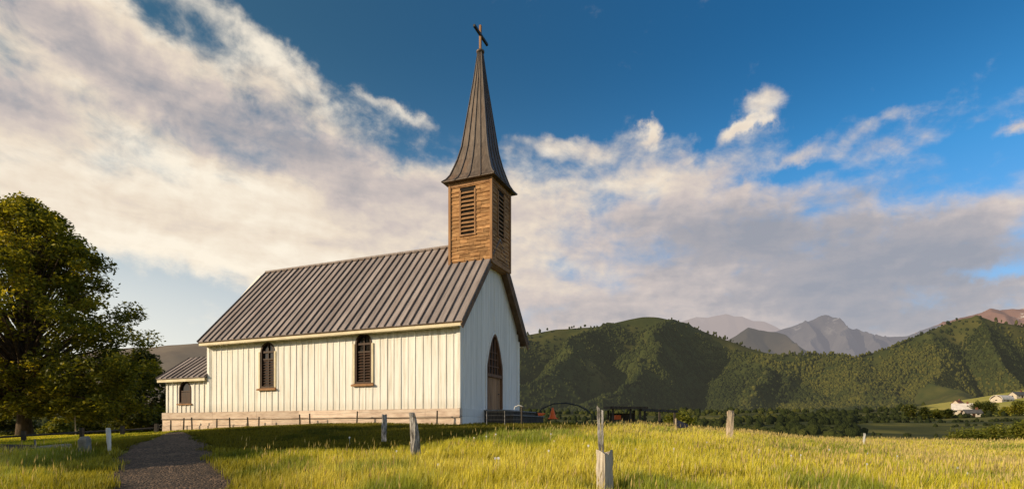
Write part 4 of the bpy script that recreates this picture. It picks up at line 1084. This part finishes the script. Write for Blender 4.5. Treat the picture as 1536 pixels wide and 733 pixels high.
b = ft(236, 27.2); m = MB(); m.tube([(0, 0, -.05), (0, 0, .22), (0, 0, .24)], [.03, .03, .03], 6); lamp = empty('path_light', b); tag(lamp, 'tiny dark path light on a peg left of the annex plinth', 'light')
m.build('peg', 'blackmetal', lamp); m = MB(); m.tube([(0, 0, .22), (0, 0, .28), (0, 0, .36), (0, 0, .38)], [.04, .09, .10, .03], 8); m.build('lamp_head', 'blackmetal', lamp)

# ---- village on the right
def house(name, label, px, py, Y, w, d, h, rh, rz, wall, roof, cat='house', arched=False):
    p = at(px, py, Y); base = Vector((p.x, p.y, gz(p.x, p.y)))
    root = empty(name, base, rz); tag(root, label, cat)
    m = MB(); m.panel([[(-d / 2, -1), (d / 2, -1), (d / 2, h), (0, h + rh), (-d / 2, h)]], lambda u, v, k: (-w / 2 + k, u, v), w, .5); m.build('wall', wall, root)
    m = MB()
    if arched:
        n = 10; V = []
        for xx in (-w / 2 - .3, w / 2 + .3):
            for i in range(n + 1):
                t = math.pi * i / n; V += [(xx, -math.cos(t) * (d / 2 + .4), h - .2 + math.sin(t) * (rh + .5)), (xx, -math.cos(t) * (d / 2 + .2), h - .4 + math.sin(t) * (rh + .45))]
        k = 2 * (n + 1); Fc = []
        for i in range(n): Fc += [(2 * i, 2 * i + 2, k + 2 * i + 2, k + 2 * i), (2 * i + 1, k + 2 * i + 1, k + 2 * i + 3, 2 * i + 3), (2 * i, 2 * i + 1, 2 * i + 3, 2 * i + 2), (k + 2 * i, k + 2 * i + 2, k + 2 * i + 3, k + 2 * i + 1)]
        m.add(V, Fc)
    else:
        for s in (-1, 1):
            q = [(-w / 2 - .4, s * (d / 2 + .5), h - .5 * rh / (d / 2)), (w / 2 + .4, s * (d / 2 + .5), h - .5 * rh / (d / 2)), (w / 2 + .4, 0, h + rh + .02), (-w / 2 - .4, 0, h + rh + .02)]
            m.slab(q, (0, 0, .22))
    ro = m.build('roof', roof, root)
    if not arched:
        m = MB(); m.box(w * .22, w * .22 + .8, -.4, .4, h + rh * .4, h + rh + 1.1); m.build('chimney', 'redroof', ro)
    for x in (-w * .3, w * .28):
        m = MB(); m.box(x - .6, x + .6, -d / 2 - .06, -d / 2 - .003, h * .40, h * .82); wi = m.build('window', 'whitepost', root)
        m = MB(); m.box(x - .5, x + .5, -d / 2 - .075, -d / 2 - .062, h * .43, h * .79); m.build('pane', 'glass', wi)
    m = MB(); m.box(-.55, .55, -d / 2 - .06, -d / 2 - .003, 0, h * .78); m.build('door', 'darkwood', root)
    for s in (-1,):
        m = MB(); m.box(-w / 2 - .07, -w / 2 - .003, -.6, .6, h * .4, h * .85); m.build('window', 'glass', root)
    return root
house('cottage', 'white cottage with a pale roof among dark trees, nearest of the village', 1443, 634, 290, 8, 6.5, 2.4, 2.8, R(-38), 'whitewall', 'whiteroof')
house('barn', 'barn with a white arched roof at the upper right of the village', 1503, 621, 385, 12, 7, 1.6, 2.6, R(20), 'whitewall', 'whiteroof', 'barn', True)
house('cottage', 'small cottage with dark slate roof right of the arched barn', 1527, 618, 400, 9, 6, 2.2, 2.2, R(8), 'whitewall', 'greyroof')
house('cottage', 'reddish roofed cottage peeking above the nearest white cottage', 1437, 620, 370, 6, 5, 2.2, 2.2, R(25), 'whitewall', 'redroof')
house('shed', 'low pale shed in front of the white cottage', 1458, 640, 262, 6, 4, 2.0, 1.3, R(-20), 'whitewall', 'greyroof', 'shed')

# ================================================================== GRASS
def grass():
    g = np.random.default_rng(99); n = 640000
    Y = 5.6 + 25.4 * g.random(n) ** 1.08; X = Y * g.uniform(-1.12, 1.12, n)
    # extra tight clumping
    k2 = 70000; X2 = g.uniform(-42, -9, k2); Y2 = g.uniform(17, 44, k2); X = np.concatenate([X, X2]); Y = np.concatenate([Y, Y2]); n += k2
    cl = g.random(n) < .55; cxn = np.round(X / .16) * .16 + .05 * np.sin(Y * 40); X = np.where(cl, X + (cxn - X) * .45, X)
    a, b = to_church(X, Y)
    inside = (a > -Ln - La - .12) & (a < .12) & (b > -.14) & (b < W + .14)
    inside |= (a > 0) & (a < 1.42) & (b > 1.9) & (b < 5.7)
    pd = path_dist(X, Y)
    keep = ~inside & (pd > (.62 + .75 * (fbm(X * 1.3, Y * 1.3, 91, 3) - .4) + .26 * g.random(n)) * np.interp(Y, [8, 12, 16.5, 20.5], [1.0, .92, .58, .20])) & (np.hypot(X - 1.19, Y - 7.28) > .34)
    X, Y, pd = X[keep], Y[keep], pd[keep]; n = len(X)
    # lawn (mown, greener) before the church and on the left; meadow elsewhere
    edge = 11.8 + 1.2 * (fbm(X * .35, Y * .1, 8, 3) - .5) + np.clip(X + 3.0, 0, 10) * 1.25
    lawn = sstep(-.8, .8, Y - edge) * (X < 5)
    lawn = np.maximum(lawn, sstep(1.5, .2, pd - .7) * .6)
    big = fbm(X * .5, Y * .5, 77, 4); clump = fbm(X * 2.3, Y * 2.3, 78, 3)
    h = (.06 + .22 * big + .22 * clump * clump) * (1 - lawn) + lawn * (.05 + .08 * clump)
    h = h * g.uniform(.55, 1.25, n)
    w = (.0032 + .0030 * g.random(n)) * np.interp(Y, [6, 12, 30], [.9, 1.15, 2.1]) * (1 + lawn * .4)
    Z = ground_z(X, Y)
    ang = g.random(n) * 6.283; lean = g.uniform(.05, .55, n) * h
    wx, wy = np.cos(ang) * .7 + .35, np.sin(ang) * .7 - .05
    fa = g.random(n) * 6.283; fx, fy = np.cos(fa), np.sin(fa)
    P = np.stack([X, Y, Z - .01], 1); Wd = np.stack([fx * w, fy * w, np.zeros(n)], 1)
    m1 = P + np.stack([wx * lean * .35, wy * lean * .35, h * .55], 1); tip = P + np.stack([wx * lean, wy * lean, h], 1)
    V = np.stack([P - Wd, P + Wd, m1 + Wd * .8, m1 - Wd * .8, tip], 1).reshape(-1, 3)
    o = (np.arange(n) * 5)[:, None]
    Fq = np.concatenate([o + np.array([0, 1, 2, 3]), o + np.array([3, 2, 4])], 1).ravel(); tot = np.tile([4, 3], n)
    dry = np.clip(fbm(X * .33, Y * .33, 55, 4) * 1.3 - .24 + g.normal(0, .25, n) + .10 * sstep(2, 12, X), 0, 1)[:, None] * (1 - lawn * .72)[:, None]
    base = np.array([.12, .135, .015]) * (1 - dry) + np.array([.22, .19, .03]) * dry
    tipc = np.array([.74, .66, .042]) * (1 - dry) + np.array([.93, .80, .16]) * dry
    tipc = tipc * g.uniform(.8, 1.3, (n, 1)) * (1 - .74 * lawn * sstep(-12.5, -9.5, X))[:, None]; base = base * (1 - .70 * lawn * sstep(-12.5, -9.5, X))[:, None]  # lawn before the church darkened further, its shade put into the blade colour
    sp_ = (g.random(n) < .10)[:, None] * (1 - lawn)[:, None]; tipc = tipc * (1 - sp_) + np.array([.92, .86, .36]) * sp_  # scattered pale tips: sunlit sparkle painted into the blade colour
    gp = sstep(.52, .68, fbm(X * .7, Y * .55, 57, 4))[:, None]; tipc = tipc * (1 - gp * np.array([.55, .42, .45])); base = base * (1 - .35 * gp)
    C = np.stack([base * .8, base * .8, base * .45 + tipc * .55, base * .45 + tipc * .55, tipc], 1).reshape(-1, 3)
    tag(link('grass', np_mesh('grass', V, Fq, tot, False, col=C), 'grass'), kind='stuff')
    # flowering stems with feathery seed heads
    n2 = 52000; Y = 6.0 + 24 * g.random(n2) ** .9; X = Y * g.uniform(-1.1, 1.1, n2)
    a, b = to_church(X, Y); pd = path_dist(X, Y)
    edge = 11.8 + np.clip(X + 3.0, 0, 10) * 1.25
    inside = (a > -Ln - La - .3) & (a < 1.9) & (b > -.4) & (b < W + .3)
    dens = fbm(X * .4, Y * .4, 66, 3)
    keep = ~inside & (pd > 1.15) & ~((Y > edge) & (X < 5)) & (g.random(n2) < dens * (.25 + .75 * sstep(0, 9, X)))
    X, Y = X[keep], Y[keep]; n2 = len(X); Z = ground_z(X, Y)
    h = g.uniform(.20, .38, n2) * (.85 + .3 * fbm(X * .5, Y * .5, 77, 3)); ang = g.random(n2) * 6.283; ln = h * g.uniform(.05, .35, n2)
    sw = .0028 * np.interp(Y, [6, 12, 30], [1, 1.2, 2.2]); fa = g.random(n2) * 6.283
    D2 = np.stack([np.cos(ang) * ln * .7 + ln * .4, np.sin(ang) * ln * .7, h], 1)
    P = np.stack([X, Y, Z], 1); Wd = np.stack([np.cos(fa) * sw, np.sin(fa) * sw, 0 * sw], 1); Wn = np.stack([-np.sin(fa), np.cos(fa), 0 * sw], 1)
    s0 = P + D2 * .78; s1 = P + D2 * .90; s2 = P + D2 * 1.12
    hw = (g.uniform(.005, .011, n2) * np.interp(Y, [6, 12, 30], [.9, 1.0, 1.5]))[:, None]; u = np.stack([np.cos(fa), np.sin(fa), 0 * sw], 1)
    V = np.stack([P - Wd, P + Wd, s0 + Wd, s0 - Wd, s0, s1 - u * hw, s2, s1 + u * hw, s0, s1 - Wn * hw, s2, s1 + Wn * hw], 1).reshape(-1, 3)
    o = (np.arange(n2) * 12)[:, None]
    Fq = np.concatenate([o + np.array([0, 1, 2, 3]), o + np.array([4, 5, 6, 7]), o + np.array([8, 9, 10, 11])], 1).ravel()
    hd = np.array([.66, .54, .24]) * g.uniform(.55, 1.25, (n2, 1)); stc = np.array([.15, .15, .03]) * np.ones((n2, 1))
    C = np.stack([stc * .6, stc * .6, stc, stc] + [hd * .8, hd, hd * 1.1, hd] * 2, 1).reshape(-1, 3)
    tag(link('seed_grass', np_mesh('seed_grass', V, Fq, np.full(3 * n2, 4), False, col=C), 'grass'), kind='stuff')
grass()
def flowers():
    g = np.random.default_rng(5); n = 34; Y = 8.6 + 5 * g.random(n); X = Y * g.uniform(-.3, .85, n); k = path_dist(X, Y) > 1.3; X, Y = X[k], Y[k]; n = len(X)
    Z = ground_z(X, Y) + g.uniform(.14, .30, n); P = np.stack([X, Y, Z], 1); mb = MB()
    for p in P:
        r = random.uniform(.014, .024); c = Vector(p)
        mb.add([c + Vector((math.cos(t) * r, -.006 + math.sin(t) * r * .3, math.sin(t) * r)) for t in np.linspace(0, 6.283, 8)[:-1]], [tuple(range(7))])
        mb.bar(c + Vector((0, .004, 0)), c + Vector((0, .01, -.25)), .004, .004, (0, 1, 0))
    tag(mb.build('wildflowers', 'whitepost'), kind='stuff')
flowers()

# ================================================================== SKY, SUN, CAMERA
def build_world():
    w = bpy.data.worlds.new('World'); scene.world = w; w.use_nodes = True
    nt = w.node_tree; nt.nodes.clear()
    out = nt.nodes.new('ShaderNodeOutputWorld'); bg = nt.nodes.new('ShaderNodeBackground'); L(nt, bg.outputs[0], out.inputs[0])
    sky = nt.nodes.new('ShaderNodeTexSky'); sky.sky_type = 'NISHITA'; sky.sun_disc = False
    sky.sun_elevation = R(20); sky.sun_rotation = math.atan2(SUN.x, SUN.y)
    sky.air_density = 1.0; sky.dust_density = .6; sky.ozone_density = 3.0
    d = N(nt, 'ShaderNodeTexCoord').outputs['Generated']
    sp = nt.nodes.new('ShaderNodeSeparateXYZ'); L(nt, d, sp.inputs[0])
    az = math_(nt, 'ARCTAN2', sp.outputs[0], sp.outputs[1]); el = math_(nt, 'ARCSINE', sp.outputs[2])
    K = 10.0
    cv = nt.nodes.new('ShaderNodeCombineXYZ'); L(nt, math_(nt, 'MULTIPLY', az, K), cv.inputs[0]); L(nt, math_(nt, 'MULTIPLY', el, K), cv.inputs[1])
    p = cv.outputs[0]
    def pix(x, y):
        a = math.atan((x - 768) / F); return a * K, math.atan((YH - y) / F * math.cos(a)) * K
    # domain warp so cloud edges are torn
    wn = N(nt, 'ShaderNodeTexNoise', Scale=.9, Detail=6.0, Roughness=.62); L(nt, p, wn.inputs['Vector'])
    wv = N(nt, 'ShaderNodeVectorMath', operation='SUBTRACT'); L(nt, wn.outputs['Color'], wv.inputs[0]); wv.inputs[1].default_value = (.5, .5, .5)
    ws = N(nt, 'ShaderNodeVectorMath', operation='SCALE'); L(nt, wv.outputs[0], ws.inputs[0]); ws.inputs['Scale'].default_value = 1.0
    wa = N(nt, 'ShaderNodeVectorMath', operation='ADD'); L(nt, p, wa.inputs[0]); L(nt, ws.outputs[0], wa.inputs[1])
    pw = wa.outputs[0]
    def spot(x, y, rx, ry, rot, amp, src=None):
        """soft elliptical bank of cloud: centre and radii given in photo pixels, angle clockwise"""
        cx, cy = pix(x, y); s = K / F
        a = math.atan((x - 768) / F); fx = math.cos(a) ** 2; fy = math.cos(a)
        m1 = nt.nodes.new('ShaderNodeMapping'); m1.vector_type = 'TEXTURE'
        L(nt, src or pw, m1.inputs[0]); m1.inputs['Location'].default_value = (cx, cy, 0); m1.inputs['Rotation'].default_value = (0, 0, -R(rot)); m1.inputs['Scale'].default_value = (rx * s * fx, ry * s * fy, 1)
        ln = N(nt, 'ShaderNodeVectorMath', operation='DOT_PRODUCT'); L(nt, m1.outputs[0], ln.inputs[0]); L(nt, m1.outputs[0], ln.inputs[1])
        return math_(nt, 'MULTIPLY', math_(nt, 'POWER', 2.718, math_(nt, 'MULTIPLY', ln.outputs['Value'], -1.0)), amp)
    def total(lst):
        t = lst[0]
        for q in lst[1:]: t = math_(nt, 'ADD', t, q)
        return t
    def streak(rot, sx, sy, sc, det, rough, off=(0, 0, 0), src=None):
        m1 = mapping(nt, src or p, (1, 1, 1), (0, 0, R(rot)), off); m2 = mapping(nt, m1, (sx, sy, 1))
        return noise(nt, m2, sc, det, rough, .4)
    cover = total([spot(80, 235, 420, 70, 17, .80), spot(450, 320, 330, 85, 14, .95), spot(620, 370, 240, 90, 8, .6), spot(120, 20, 330, 38, 19, .72), spot(400, 85, 150, 22, 24, .62), spot(-250, 190, 380, 180, 0, .5), spot(240, 140, 330, 50, 18, .50), spot(440, 170, 130, 34, 18, .42), spot(-60, 90, 200, 70, 10, .30), spot(120, 350, 300, 50, 15, .38),
                   spot(640, 270, 120, 40, 10, .35), spot(880, 370, 260, 110, 4, .95), spot(1020, 265, 70, 44, 20, .50), spot(845, 218, 80, 20, 0, .62), spot(1190, 400, 300, 95, 2, .95), spot(1000, 470, 360, 80, 0, .75), spot(1420, 345, 170, 36, -8, .42),
                   spot(1150, 145, 46, 36, -35, 1.15), spot(1125, 192, 46, 9, -10, .95), spot(976, 186, 12, 20, 35, .95), spot(1340, 184, 110, 15, -14, .52), spot(1215, 222, 110, 13, -26, .50), spot(1530, 197, 30, 14, 0, .85), spot(1300, 240, 140, 10, -6, .32),
                   spot(600, 168, 70, 9, 14, .48), spot(560, 430, 240, 46, 6, .55), spot(280, 345, 170, 12, 14, .62), spot(1380, 470, 170, 45, 0, .65), spot(1750, 440, 250, 110, 0, .6), spot(700, 500, 260, 60, 0, .75), spot(1000, 520, 420, 60, 0, .85), spot(1300, 505, 260, 40, 0, .5),
                   spot(5, 38, 14, 9, 0, .9), spot(-900, 300, 600, 200, 0, .7), spot(2300, 200, 300, 120, 10, .7), spot(60, 300, 200, 40, 10, .3)])
    hole = total([spot(270, 425, 150, 36, 12, .62), spot(60, 420, 120, 50, 0, .35), spot(1490, 400, 80, 18, 0, .65), spot(1330, 70, 400, 60, 0, .5), spot(640, 90, 150, 80, 20, .45), spot(1190, 262, 110, 13, 0, .45), spot(1060, 130, 40, 60, 0, .5), spot(1240, 130, 30, 60, 0, .5), spot(880, 150, 120, 40, 0, .4), spot(560, 40, 90, 50, 0, .4)])
    cover = math_(nt, 'SUBTRACT', cover, hole)
    cover = math_(nt, 'ADD', cover, math_(nt, 'MULTIPLY', math_(nt, 'MULTIPLY', math_(nt, 'SUBTRACT', math_(nt, 'ABSOLUTE', az), 1.0), 3.0, clamp=True), .38))  # unseen cloud added beside and behind the camera as neutral fill light
    def n1f(off): return streak(18, .45, 1.35, 1.1, 9, .60, off)
    def n2f(off): return noise(nt, mapping(nt, p, (.85, 1.15, 1), (0, 0, 0), off), 2.0, 11, .60, .25)
    n1 = n1f((0, 0, 0)); n2 = n2f((0, 0, 0))
    n3 = noise(nt, mapping(nt, p, (.30, 1.15, 1), (0, 0, R(17)), (2.3, 5.1, 0)), .9, 4, .5, .3)
    nn = total([math_(nt, 'MULTIPLY', n1, .9), math_(nt, 'MULTIPLY', n2, 1.2), math_(nt, 'MULTIPLY', n3, 1.7)])
    dens = math_(nt, 'ADD', math_(nt, 'MINIMUM', cover, 1.05), math_(nt, 'SUBTRACT', nn, 1.9))
    def smooth(v, a, b):
        n = nt.nodes.new('ShaderNodeMapRange'); n.interpolation_type = 'SMOOTHSTEP'; L(nt, v, n.inputs[0]); n.inputs[1].default_value = a; n.inputs[2].default_value = b; return n.outputs[0]
    alpha = smooth(dens, .08, 1.02)
    # light and dark inside the banks: compare the pattern here with the pattern a step towards the sun
    rel = math_(nt, 'ADD', math_(nt, 'MULTIPLY', math_(nt, 'SUBTRACT', n1, n1f((.22, -.12, 0))), .8), math_(nt, 'SUBTRACT', n2, n2f((.07, -.10, 0))))
    grey = total([spot(1200, 370, 330, 100, 2, .42), spot(1300, 470, 380, 70, 0, .24), spot(230, 135, 340, 40, 18, .62), spot(-60, 95, 240, 55, 12, .55), spot(430, 190, 130, 34, 15, .50), spot(640, 300, 140, 40, 8, .14), spot(900, 400, 260, 90, 0, .14), spot(1450, 380, 220, 80, 0, .22), spot(850, 480, 200, 30, 0, .10)])
    thick = smooth(dens, .5, 1.6)
    lit = math_(nt, 'ADD', math_(nt, 'SUBTRACT', .80, grey), math_(nt, 'MULTIPLY', rel, .56))
    lit = math_(nt, 'ADD', lit, math_(nt, 'MULTIPLY', math_(nt, 'SUBTRACT', 1.0, thick), .16))
    lit = math_(nt, 'ADD', lit, math_(nt, 'MULTIPLY', math_(nt, 'SUBTRACT', 0.0, smooth(az, -.45, .35)), .26))
    lit = math_(nt, 'ADD', lit, math_(nt, 'MULTIPLY', math_(nt, 'SUBTRACT', noise(nt, mapping(nt, p, (.32, 1.5, 1), (0, 0, R(15)), (4, 2, 0)), .8, 5, .55), .5), 1.15), clamp=True)
    ccol = ramp(nt, lit, [(.0, (.345, .345, .38)), (.25, (.45, .415, .42)), (.50, (.66, .565, .515)), (.75, (.89, .755, .60)), (1.0, (1.04, .93, .76))])
    # warmer low on the left, near the sun
    base = mixrgb(nt, 1.0, sky.outputs[0], (.100, .112, .135), 'MULTIPLY')
    g_el = smooth(el, .0, .60)
    deep = ramp(nt, g_el, [(0, (1.55, 1.30, 1.05)), (.35, (1.25, 1.25, 1.0)), (.7, (.92, 1.16, .92)), (1.0, (.46, .78, .66))])
    azr = smooth(az, -.8, .6)
    side = mixrgb(nt, azr, (1.25, 1.02, .90), (.50, 1.0, 1.32))
    clear = mixrgb(nt, 1.0, mixrgb(nt, 1.0, base, deep, 'MULTIPLY'), side, 'MULTIPLY')
    # thin haze low down
    hz = math_(nt, 'MULTIPLY', smooth(el, .42, .06), math_(nt, 'SUBTRACT', .84, math_(nt, 'MULTIPLY', azr, .46)))
    hcol = mixrgb(nt, azr, (1.0, .97, .86), (.42, .39, .39))
    clear = mixrgb(nt, hz, clear, hcol)
    fin = mixrgb(nt, math_(nt, 'MULTIPLY', alpha, .93), clear, ccol)
    L(nt, fin, bg.inputs[0]); bg.inputs[1].default_value = 1.0
    try: w.cycles.sampling_method = 'MANUAL'; w.cycles.sample_map_resolution = 512
    except Exception: pass
build_world()

sun = bpy.data.lights.new('sun', 'SUN'); sun.energy = 5.0; sun.angle = R(.5); sun.color = (1.0, .79, .52)
so = bpy.data.objects.new('sun', sun); COL.objects.link(so); so.rotation_euler = (-SUN).to_track_quat('-Z', 'Y').to_euler(); so.location = SUN * 60

cam = bpy.data.cameras.new('camera'); co = bpy.data.objects.new('camera', cam); COL.objects.link(co)
co.location = (0, 0, CAMZ); co.rotation_euler = (R(90), 0, 0)
cam.sensor_width = 36; cam.lens = F / 1536 * 36; cam.shift_y = (YH - 366.5) / 1536; cam.clip_start = .1; cam.clip_end = 60000
scene.camera = co
scene.view_settings.view_transform = 'Standard'; scene.view_settings.look = 'None'; scene.view_settings.exposure = 0
scene.render.resolution_x = 1024; scene.render.resolution_y = 488
